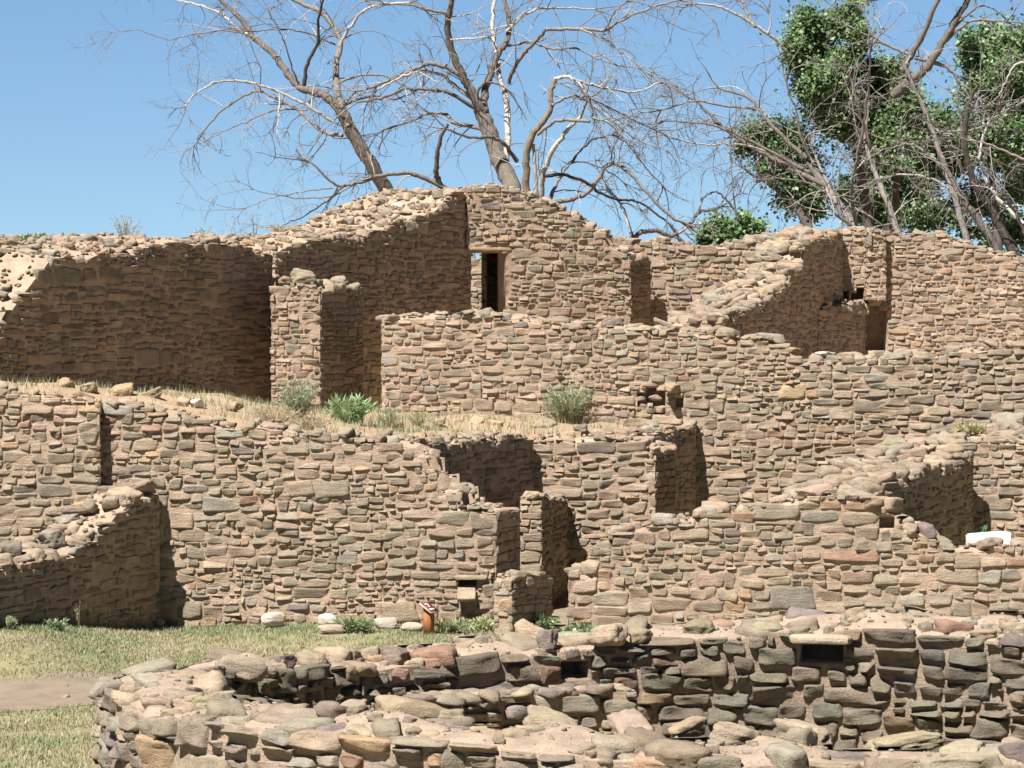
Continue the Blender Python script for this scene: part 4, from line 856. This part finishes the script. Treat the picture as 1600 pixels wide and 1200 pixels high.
t.limb([(525, 70), (470, 48), (430, 46), (400, 50)], 5, 2.5, 'grey')
t.limb([(528, 80), (545, 45), (580, 10), (640, 4)], 8, 4, 'white', twigs=1.0)
t.limb([(527, 130), (560, 118), (600, 118), (640, 140)], 6, 3, 'grey')
t.limb([(535, 165), (580, 150), (620, 155), (660, 135)], 6, 3, 'dark')
t.limb([(470, 142), (455, 100), (440, 55), (425, 28)], 4, 2, 'dark', twigs=.7)
t.done()

t = Tree('big dead cottonwood with a thick forked trunk behind the doorway wall', (800, 300), 82, 72)
t.limb([(806, 316), (797, 285), (780, 250), (768, 215), (757, 185), (748, 165)], 40, 30, 'brown', True, True, .15)
t.limb([(752, 172), (735, 140), (722, 118), (706, 80), (700, 45), (704, 10), (708, -10)], 21, 14, 'brown')
t.limb([(757, 182), (758, 145), (768, 110), (780, 82), (793, 60), (795, 30), (785, -10)], 18, 14, 'brown')
t.limb([(790, 250), (794, 200), (789, 150), (780, 118), (775, 80), (770, 40), (774, -10)], 15, 10, 'white', twigs=.4)
t.limb([(795, 130), (800, 112), (818, 85), (840, 62), (852, 46)], 9, 7, 'tan', twigs=.8)
t.limb([(852, 46), (900, 45), (945, 47), (965, 35), (1010, 15), (1060, 0)], 8, 4, 'grey', twigs=1.4)
t.limb([(905, 45), (945, 62), (975, 85), (1010, 112)], 5, 2.5, 'white', twigs=1.4)
t.limb([(945, 47), (960, 20), (978, 2)], 4, 3, 'grey')
t.limb([(793, 72), (830, 66), (860, 76), (900, 76), (940, 95), (985, 105)], 6, 3, 'grey', twigs=1.6)
t.limb([(722, 120), (695, 104), (668, 100), (640, 112), (605, 128), (560, 142)], 12, 5, 'grey', twigs=1.4)
t.limb([(742, 158), (705, 130), (690, 118), (655, 112), (625, 122), (590, 140)], 9, 4, 'white', twigs=1.2)
t.limb([(740, 168), (700, 145), (665, 140), (632, 140), (600, 152), (560, 160)], 9, 4, 'brown', twigs=1.4)
t.limb([(770, 210), (740, 198), (712, 192), (695, 178), (670, 178), (640, 190), (600, 202)], 11, 4, 'grey', twigs=1.5)
t.limb([(808, 252), (790, 228), (770, 215), (735, 215), (700, 202)], 10, 5, 'brown')
t.limb([(697, 20), (670, 15), (640, 8), (600, 6)], 7, 3, 'grey')
t.limb([(704, 62), (740, 60), (762, 58)], 4, 3, 'white', twigs=.5)
t.limb([(790, 50), (830, 18), (880, 12), (930, 15)], 6, 3, 'white', twigs=1.4)
t.limb([(745, 160), (748, 140), (757, 130)], 7, 6, 'brown', twigs=.3)
t.done()

t = Tree('clump of pale broken dead stems right of the thick forked trunk', (832, 305), 79, 73)
t.limb([(824, 312), (822, 272), (826, 225), (843, 195), (860, 172), (861, 145), (866, 125)], 17, 10, 'tan', True, True, .4)
t.limb([(866, 123), (890, 121), (908, 134), (918, 150)], 8, 5, 'white', twigs=1.6)
t.limb([(895, 124), (930, 134), (960, 140), (997, 143), (1030, 128)], 6, 3, 'white', twigs=1.8)
t.limb([(862, 165), (885, 152), (910, 150), (945, 165), (985, 185), (1025, 205)], 6, 3, 'grey', twigs=1.8)
t.limb([(838, 312), (836, 270), (833, 225)], 10, 7, 'white', True, True, .2)
t.limb([(846, 314), (848, 275), (862, 238), (885, 205), (908, 182)], 13, 8, 'white', True, True, .3)
t.limb([(908, 182), (914, 165), (916, 152)], 5, 4, 'tan', twigs=.6)
t.limb([(840, 210), (868, 190), (895, 188), (922, 190)], 8, 7, 'grey', twigs=.6)
t.limb([(925, 184), (955, 195), (985, 230), (1010, 262), (1035, 290)], 5, 3, 'white', twigs=1.5)
t.limb([(858, 316), (870, 285), (895, 250), (920, 222), (955, 210)], 9, 4, 'grey', False, True, 1.0)
t.limb([(862, 318), (910, 305), (935, 280), (945, 262), (962, 256), (985, 272), (1010, 300), (1045, 335), (1075, 352)], 11, 6, 'grey', False, True, .8)
t.limb([(850, 275), (885, 274), (915, 285), (935, 300), (965, 312), (1000, 316), (1045, 350)], 8, 4, 'dark', twigs=.9)
t.limb([(880, 262), (905, 252), (940, 262), (975, 285)], 4, 2, 'grey', twigs=1.2)
t.limb([(905, 150), (940, 175), (990, 215), (1040, 235)], 4, 2, 'white', twigs=2.0)
t.done()

t = Tree('low fallen dead limb lying along the wall top at centre right', (1040, 385), 80, 74, 'dead limb', 'fallen_limb')
t.limb([(980, 380), (1000, 364), (1022, 360), (1050, 368), (1075, 352), (1092, 332), (1122, 326)], 12, 6, 'grey', False, False, .6, .7)
t.limb([(990, 376), (980, 345), (970, 318)], 8, 5, 'white', twigs=.4)
t.limb([(1050, 368), (1085, 352), (1115, 348), (1150, 358), (1180, 375)], 6, 4, 'white', twigs=.6)
t.limb([(1088, 338), (1100, 310), (1120, 300), (1140, 318), (1155, 340)], 5, 3, 'grey', twigs=1)
t.done()

t = Tree('low dead limb with an upright snag on the skyline left of the thick forked trunk', (690, 300), 78, 75, 'dead limb', 'fallen_limb')
t.limb([(700, 296), (665, 280), (640, 271), (600, 274), (560, 285), (530, 290), (505, 272), (484, 252)], 12, 4, 'grey', False, True, .9)
t.limb([(690, 294), (682, 272), (684, 240), (690, 212), (700, 194)], 13, 7, 'brown', False, False, .3)
t.limb([(560, 285), (520, 305), (480, 310), (440, 306), (395, 296)], 4, 1.5, 'grey', twigs=1.0)
t.limb([(540, 288), (505, 318), (470, 340), (440, 352)], 4, 2, 'dark', twigs=1.0)
t.limb([(520, 294), (470, 300), (420, 310), (385, 325)], 3, 1.5, 'grey', twigs=1.0)
t.done()

t = Tree('grey dead tree sweeping left with many fine branches, in front of the green cottonwoods', (1335, 362), 80, 76)
t.limb([(1345, 372), (1325, 342), (1288, 290), (1264, 252)], 22, 15, 'grey', True, True, .9)
t.limb([(1264, 252), (1222, 212), (1196, 186), (1173, 156), (1124, 138)], 11, 5, 'brown', twigs=1.6)
t.limb([(1290, 290), (1225, 258), (1173, 228), (1128, 198), (1092, 162), (1040, 132)], 12, 3, 'brown', twigs=1.4)
t.limb([(1180, 170), (1130, 165), (1080, 158), (1035, 172)], 6, 3, 'grey', twigs=1.5)
t.limb([(1265, 270), (1200, 235), (1140, 205), (1090, 192), (1040, 190)], 8, 3, 'grey', twigs=1.6)
t.limb([(1210, 240), (1150, 225), (1090, 225), (1040, 210)], 5, 2, 'white', twigs=1.6)
t.limb([(1270, 255), (1250, 210), (1245, 175), (1228, 132)], 7, 3, 'grey', twigs=1.6)
t.limb([(1320, 345), (1300, 300), (1280, 260), (1270, 230)], 9, 4, 'grey', twigs=2.5)
t.limb([(1340, 360), (1330, 300), (1340, 240), (1352, 180), (1358, 120), (1360, 75)], 9, 4, 'grey', twigs=2.2)
t.limb([(1350, 365), (1300, 330), (1285, 300), (1260, 285)], 8, 4, 'grey', twigs=2.6)
t.limb([(1195, 195), (1192, 225), (1190, 245)], 4, 3, 'grey', twigs=.5)
t.limb([(1150, 340), (1145, 290), (1142, 240), (1145, 205)], 4, 2, 'grey', twigs=.5)
t.done()

t = Tree('grey dead tree with two thick limbs rising to the top right', (1500, 385), 83, 77)
t.limb([(1410, 380), (1392, 330), (1368, 270), (1352, 215), (1358, 160)], 14, 8, 'grey', True, True, 1.6)
t.limb([(1360, 230), (1345, 180), (1328, 120)], 7, 4, 'white', twigs=1.8)
t.limb([(1395, 150), (1420, 128), (1445, 108), (1468, 74), (1490, 38), (1518, -8)], 22, 15, 'brown', twigs=.8)
t.limb([(1410, 110), (1425, 85), (1445, 48), (1470, -8)], 14, 10, 'brown', twigs=.7)
t.limb([(1472, 70), (1500, 45), (1525, 32), (1575, 34)], 8, 4, 'grey', twigs=1.2)
t.limb([(1480, 52), (1510, 25), (1525, 12)], 8, 5, 'brown', twigs=.6)
t.limb([(1420, 85), (1385, 70), (1360, 50), (1350, 20)], 7, 4, 'grey', twigs=1.0)
t.limb([(1430, 90), (1480, 105), (1500, 130)], 10, 6, 'grey', twigs=1.0)
t.limb([(1510, 372), (1495, 320), (1475, 260), (1455, 200), (1430, 140), (1410, 95)], 14, 7, 'grey', True, True, 1.6)
t.limb([(1480, 270), (1450, 240), (1420, 225), (1392, 232)], 7, 4, 'grey', twigs=2)
t.limb([(1495, 300), (1450, 278), (1400, 272)], 5, 4, 'white', twigs=1.6)
t.done()

t = Tree('leaning dark trunk of a dead tree at the right edge of the skyline', (1585, 400), 78, 78)
t.limb([(1592, 412), (1576, 380), (1550, 330), (1525, 292), (1508, 235), (1510, 185), (1520, 140)], 24, 8, 'dark', True, True, 1.0)
t.limb([(1558, 385), (1530, 345), (1498, 300), (1470, 250)], 20, 9, 'brown', False, True, 1.3)
t.limb([(1600, 350), (1560, 310), (1535, 265), (1532, 230), (1545, 190)], 9, 5, 'white', twigs=1.4)
t.limb([(1625, 260), (1580, 240), (1540, 225), (1500, 215)], 6, 3, 'white', twigs=2)
t.limb([(1620, 150), (1570, 175), (1530, 200), (1480, 205)], 7, 4, 'grey', twigs=2)
t.limb([(1610, 385), (1590, 340), (1570, 305)], 10, 6, 'grey', twigs=1.6)
t.limb([(1625, 95), (1590, 100), (1575, 120), (1560, 150)], 6, 3, 'white', twigs=1.5)
t.done()

t = Tree('tall green cottonwood with a leafy upper crown and dark trunk at right', (1265, 372), 88, 79, 'tree', 'cottonwood')
t.limb([(1275, 385), (1258, 345), (1236, 315), (1200, 285), (1170, 270)], 22, 6, 'dark', True, True, .8)
t.limb([(1360, 380), (1350, 300), (1335, 220), (1315, 150), (1298, 100), (1282, 60), (1268, 42)], 26, 12, 'dark', True, True, .5)
t.limb([(1270, 42), (1290, 22), (1320, 8), (1360, 0)], 9, 6, 'tan', twigs=.8)
t.limb([(1262, 100), (1245, 84), (1225, 72), (1198, 52), (1156, 26), (1122, 10), (1090, 6)], 11, 4, 'white', twigs=.7)
t.limb([(1180, 42), (1168, 20), (1155, -6)], 8, 6, 'grey', twigs=.5)
t.limb([(1200, 52), (1205, 35), (1202, 22)], 4, 3, 'white', twigs=.4)
t.limb([(1390, 370), (1400, 300), (1400, 240), (1395, 170)], 20, 8, 'dark', True, True, .6)
LV = [(1262, 40, 24), (1248, 62, 22), (1240, 90, 16), (1275, 62, 26), (1300, 45, 26), (1325, 30, 24), (1335, 55, 22), (1258, 100, 20), (1290, 90, 30), (1318, 90, 24), (1340, 80, 14),
      (1275, 125, 24), (1300, 130, 30), (1330, 125, 22), (1258, 145, 20), (1290, 165, 28), (1318, 165, 26), (1300, 195, 26), (1325, 200, 24), (1365, 115, 22), (1385, 110, 24), (1362, 145, 24), (1395, 140, 26),
      (1385, 170, 30), (1415, 160, 22), (1425, 185, 26), (1350, 185, 26), (1340, 225, 30), (1380, 205, 30), (1410, 220, 28)]
for x, y, r in LV: t.leaves(x, y, r * 1.06, int(r * r * 2.3), dd=t.rng.uniform(-1.2, .6))
for x, y, r in [(1180, 215, 26), (1165, 225, 18), (1205, 222, 30), (1235, 215, 26), (1215, 245, 32), (1250, 240, 30), (1195, 255, 22), (1230, 275, 28), (1255, 285, 30), (1245, 310, 24), (1270, 315, 22), (1262, 335, 18)]:
    t.leaves(x, y, r, int(r * r * 1.75), (.85, .86, .95), dd=1.0)
t.done()

t = Tree('second green cottonwood with a leafy crown at the right edge', (1560, 390), 89, 80, 'tree', 'cottonwood')
t.limb([(1560, 395), (1555, 330), (1548, 260), (1550, 180), (1555, 100)], 22, 8, 'dark', True, True, .5)
t.limb([(1555, 200), (1585, 150), (1600, 110)], 10, 5, 'dark', twigs=.5)
for x, y, r in [(1548, 50, 24), (1575, 62, 26), (1525, 80, 26), (1555, 85, 28), (1590, 95, 26), (1535, 110, 28), (1570, 120, 28), (1600, 130, 24), (1545, 142, 28), (1522, 145, 20), (1580, 160, 26),
                (1555, 175, 26), (1600, 190, 24), (1510, 60, 14), (1520, 200, 26), (1580, 210, 30), (1545, 225, 28), (1605, 240, 28), (1575, 262, 26), (1610, 60, 20)]:
    t.leaves(x, y, r * 1.06, int(r * r * 1.75), (.98, .98, 1.0), dd=t.rng.uniform(-1, .8))
t.done()
t = Tree('dark leafy undergrowth tree behind the grey dead trees at right', (1440, 390), 92, 81, 'tree', 'cottonwood')
t.limb([(1440, 395), (1440, 330), (1445, 260), (1455, 200)], 20, 8, 'dark', True, True, .5)
for x, y, r in [(1440, 205, 28), (1465, 195, 28), (1490, 215, 30), (1450, 240, 30), (1480, 255, 30), (1505, 250, 26), (1420, 260, 26), (1380, 255, 28), (1350, 260, 26), (1365, 300, 28), (1400, 300, 28), (1435, 290, 30), (1330, 300, 22),
                (1375, 335, 26), (1410, 340, 28), (1450, 330, 30), (1480, 340, 26), (1340, 335, 20), (1520, 310, 28), (1560, 330, 24), (1600, 300, 26), (1590, 360, 26), (1550, 370, 22), (1510, 360, 18), (1600, 275, 26)]:
    t.leaves(x, y, r, int(r * r * 1.75), (.86, .9, .9), dd=t.rng.uniform(-1, 1))
t.done()
t = Tree('low round green bush tree peeping over the back wall', (1145, 395), 79, 82, 'bush', 'leafy_bush')
t.limb([(1145, 410), (1143, 385), (1140, 360)], 6, 3, 'dark', True, True, .5)
for x, y, r in [(1105, 372, 18), (1125, 360, 24), (1150, 352, 20), (1172, 358, 20), (1150, 372, 24), (1185, 368, 12), (1120, 378, 18), (1165, 378, 18), (1095, 380, 10)]: t.leaves(x, y, r * .92, int(r * r * 1.6), (1.0, 1.0, .95))
t.done()
t = Tree('leafy sapling glimpsed through the top of the doorway', (742, 420), 90, 83, 'tree', 'sapling')
t.limb([(742, 440), (744, 415), (741, 398)], 4, 2, 'dark', True, True, .5)
for x, y, r in [(733, 402, 8), (748, 410, 9)]: t.leaves(x, y, r, 60, (1, 1.05, 1.1))
t.done()

# ---------------------------------------------------------------- small plants
def plant(label, pos, h, w, n, seed, kind='bush', tint=(.22, .26, .12), name='shrub', cat='shrub', group=None, leaf=.05, stemc=(.33, .30, .17)):
    rng = np.random.default_rng(seed); st = Bag(); lf = Bag(); pos = np.asarray(pos, float)
    for k in range(n):
        az = rng.uniform(0, 6.28); out = rng.uniform(.05, 1) ** .7; L = h * rng.uniform(.6, 1.05) * (1 - .25 * out)
        b0 = pos + np.array([math.cos(az), math.sin(az), 0]) * rng.uniform(0, .14) * w
        tip = b0 + np.array([math.cos(az) * out * w * .5, math.sin(az) * out * w * .5, L]); mid = (b0 + tip) / 2 + rng.normal(0, .03, 3) * h + np.array([math.cos(az), math.sin(az), 0]) * -.04 * w
        f = np.linspace(0, 1, 6)[:, None]; pts = b0 * (1 - f) ** 2 + mid * 2 * f * (1 - f) + tip * f * f
        tube(st, pts, np.linspace(.006, .002, 6), 3, np.array(stemc) * rng.uniform(.7, 1.2))
        m = int(rng.integers(10, 20) if kind != 'stalk' else 6)
        q = rng.uniform(.25 if kind == 'bush' else .05, 1, m)
        for u in q:
            p = b0 * (1 - u) ** 2 + mid * 2 * u * (1 - u) + tip * u * u; d = (tip - b0) / np.linalg.norm(tip - b0) * (.9 if kind != 'broad' else .3) + rng.normal(0, .55, 3); d /= np.linalg.norm(d)
            sd = np.cross(d, rng.normal(size=3)); sd /= np.linalg.norm(sd); l = leaf * rng.uniform(.6, 1.3); ww = l * (.085 if kind != 'broad' else .26)
            c = (np.array(tint) * .85 + .035) * rng.uniform(.85, 1.6) * (1 + rng.normal(0, .06, 3))
            lf.add([p, p + d * l * .5 + sd * ww, p + d * l, p + d * l * .5 - sd * ww], [[0, 1, 2, 3]], c)
    root = thing(name, label, cat, tuple(pos), group)
    st.build('stems', M_LEAF, root, tuple(pos)); lf.build('foliage', M_LEAF, root, tuple(pos), smooth=False)
tz = lambda x, y: terrace_z(x, y)
plant('feathery grey green bush at the foot of the narrow pier', gpos(464, 655, tz), .72, .62, 120, 901, tint=(.27, .31, .19), leaf=.09)
plant('bright green leafy weed between the pier and the middle wall', gpos(545, 662, tz), .46, .75, 70, 902, 'bush', tint=(.20, .29, .115), leaf=.16)
plant('round green sagebrush against the middle wall', gpos(886, 662, tz), .86, 1.0, 230, 903, tint=(.27, .32, .18), leaf=.09)
plant('low weed with dry stems right of the bright green weed', gpos(608, 668, tz), .38, .45, 45, 904, tint=(.33, .34, .18), leaf=.07)
plant('thin weed under the middle wall, right of the pale slab', gpos(652, 668, tz), .32, .4, 30, 905, tint=(.33, .34, .17), leaf=.07)
plant('dry tangled brush at the terrace edge left of the pier bush', gpos(432, 664, tz), .36, .95, 110, 906, 'stalk', tint=(.44, .36, .22), leaf=.06, stemc=(.45, .36, .24))
plant('second dry tangled brush under the feathery bush', gpos(485, 672, tz), .30, .8, 100, 907, 'stalk', tint=(.44, .37, .22), leaf=.06, stemc=(.45, .36, .24))
plant('grey green thistle at the foot of the shaded diagonal wall end', gpos(265, 974), .30, .22, 22, 908, 'broad', tint=(.24, .30, .21), leaf=.07)
plant('small weed in the shade at the left edge of the lawn', gpos(15, 984), .22, .16, 12, 909, 'broad', tint=(.20, .26, .12), leaf=.06)
plant('leafy weed in the shade of the diagonal wall', gpos(88, 984), .18, .35, 16, 910, 'broad', tint=(.17, .26, .12), leaf=.07)
plant('tall thin dry weed before the diagonal wall', gpos(121, 980), .40, .12, 6, 911, 'stalk', tint=(.40, .36, .22))
plant('green weed on the dirt at the mouth of the passage', gpos(850, 988), .30, .4, 40, 912, 'broad', tint=(.13, .20, .075), leaf=.08)
plant('low green weed right of the passage by the wall foot', gpos(908, 994), .20, .55, 40, 913, 'broad', tint=(.14, .20, .08), leaf=.08)
plant('green tuft right of the trail post', gpos(712, 990), .20, .6, 60, 914, tint=(.24, .27, .13), leaf=.11)
plant('green tuft at the wall foot below the vent', gpos(752, 986), .18, .5, 45, 915, tint=(.28, .31, .12), leaf=.11)
plant('green tuft among the pale cobbles', gpos(556, 988), .22, .55, 60, 916, tint=(.19, .25, .11), leaf=.11)
plant('green tuft behind the pale cobbles', gpos(450, 974), .18, .3, 35, 917, tint=(.22, .29, .10), leaf=.10)
plant('wispy tall weed on the skyline at upper left', on_wall(W3, 196, 378, 2.6), .62, .62, 34, 918, tint=(.33, .36, .26), leaf=.06)
plant('low weed on the rubble at the far upper left', on_wall(W3, 48, 386, 2.2), .28, .5, 40, 919, 'broad', tint=(.17, .21, .08), leaf=.08)
plant('leafy low weed on the upper left rubble, below the wispy tall weed', on_wall(W3, 96, 390, 2.0), .30, .7, 55, 920, 'broad', tint=(.19, .22, .09), leaf=.08)
plant('thin weed on the skyline left of the dead tree', on_wall(W3, 322, 374, 2.6), .28, .7, 22, 921, tint=(.34, .34, .24), leaf=.06)
plant('tall thin stalk weed on the skyline before the rubble rise', on_wall(W3, 398, 370, 2.6), .55, .3, 9, 922, 'stalk', tint=(.36, .35, .25))
plant('dry yellow grass clump on the rubble left of the doorway', on_wall(W5, 610, 352, .5), .16, .4, 40, 923, 'stalk', tint=(.46, .40, .22), stemc=(.46, .40, .22))
plant('dry grass clump at the start of the rubble rise', on_wall(W5, 436, 362, 1.6), .18, .8, 60, 924, 'stalk', tint=(.44, .34, .20), stemc=(.46, .36, .22))
plant('yellow green grass clump on the wall head at the right', on_wall(W12, 1522, 678, 1.0), .16, .7, 80, 925, tint=(.32, .31, .13), leaf=.10)
plant('yellow green grass clump at the right edge of the wall head', on_wall(W12, 1594, 700, .5), .22, .5, 80, 926, tint=(.36, .34, .15), leaf=.11)
plant('tiny green sprig behind the white block', on_wall(W13, 1541, 842, .9), .22, .12, 8, 927, 'broad', tint=(.08, .26, .10), leaf=.06)

# ---------------------------------------------------------------- grass
def blades(bag, rng, x, y, z, h, green):
    n = len(x); az = rng.uniform(0, 6.28, n); d = np.stack([np.cos(az), np.sin(az), np.zeros(n)], 1); sd = np.stack([-d[:, 1], d[:, 0], d[:, 2]], 1)
    p = np.stack([x, y, z], 1); w = rng.uniform(.004, .009, (n, 1)); lean = rng.uniform(.15, .9, (n, 1)) * h[:, None]
    V = np.stack([p - sd * w, p + sd * w, p + d * lean + np.array([0, 0, 1]) * h[:, None]], 1)
    dry = np.array((.32, .285, .18)); gr = np.array((.18, .235, .11)); c = dry + (gr - dry) * green[:, None]; c = c * rng.uniform(.75, 1.2, (n, 1))
    bag.add(V.reshape(-1, 3), None, np.repeat(c, 3, 0), np.arange(3 * n).reshape(n, 3))
def lawn():
    rng = np.random.default_rng(61); b = Bag(); n = 300000
    x = rng.uniform(-13, 1.2, n); y = rng.uniform(31, 50, n)
    f1 = waves(rng, 10, 1.3, 1.0, 2); f2 = waves(rng, 10, 5, 1.0, 2); xy = np.stack([x, y], 1)
    dens = .36 + .5 * f1(xy) + .35 * f2(xy)
    dens += .6 * smooth01((y - 48.0) / 1.5) + .25 * (y > 43.5) - .12 * (y < 40)
    dp = np.min(np.hypot(x[:, None] - cxy[None, ::2, 0], y[:, None] - cxy[None, ::2, 1]) - wl[None, ::2], 1); dens = np.where(dp < -.3, -1, np.where(dp < .05, .15 + dens * .6 + dp, dens + .8 * (dp < .3) + .2 * (dp < .6)))
    k = np.hypot((x - KC[0]) / KO[0], (y - KC[1]) / KO[1]); dens[k < 1.01] = -1
    dens[(x > -1.0) & (y < 46)] = -1
    keep = rng.random(n) < np.clip(dens, -1, 1)
    x, y = x[keep], y[keep]; f3 = waves(rng, 10, 2.2, 1.0, 2); g = np.clip(.46 + .5 * f3(np.stack([x, y], 1)) + .4 * smooth01((y - 48.3) / 1.2) + rng.normal(0, .2, len(x)), 0, 1)
    h = rng.uniform(.014, .045, len(x)) * (1 + .5 * g) * (1 + .25 * smooth01((y - 48.2) / 1.3))
    for o_ in [q for q in bpy.data.objects if q.name.startswith('cobble')]: h = np.where(np.hypot((x - o_.location.x) / 1.6, y - o_.location.y + .12) < .2, h * .35, h)
    blades(b, rng, x, y, ground_z(x, y) + .0, h, g)
    tag(b.build('lawn_grass', M_LEAF, None, (-4, 42, 0), False), 'patchy half dry lawn grass on the ground left of the kiva', 'grass', None, 'stuff')
    b = Bag(); n = 30000; x = rng.uniform(-9, 4, n); y = rng.uniform(50.4, 66, n); keep = inside(x, y, poly) & (rng.random(n) < np.clip(.55 + .7 * waves(rng, 10, 1.6, 1.0, 2)(np.stack([x, y], 1)), 0, 1))
    x, y = x[keep], y[keep]; blades(b, rng, x, y, terrace_z(x, y), rng.uniform(.05, .2, len(x)), np.clip(rng.normal(.55, .3, len(x)), 0, 1))
    tag(b.build('terrace_grass', M_LEAF, None, (-4, 55, 3), False), 'sparse dry grass growing on the terrace between the walls', 'grass', None, 'stuff')
    # fallen bits of stone on the bare ground
    b = Bag(); n = 1700; x = rng.uniform(-9, 9, n); y = rng.uniform(38, 50, n); k = np.hypot((x - KC[0]) / KO[0], (y - KC[1]) / KO[1]); keep = (k > 1) & ((x > -1.5) | (rng.random(n) < .15)); x, y = x[keep], y[keep]
    m = len(x); s_ = .010 + .05 * rng.random(m) ** 2.5; rocks(b, rng, np.stack([x, y, ground_z(x, y) + s_ * .2], 1), np.stack([s_, s_ * .8, s_ * .55], 1), stone_cols(rng, m), 2, .3)
    tag(b.build('gravel', M_STONE, None, (0, 46, 0)), 'stone chips and gravel on the dirt between kiva and walls', 'gravel', None, 'stuff')
lawn()
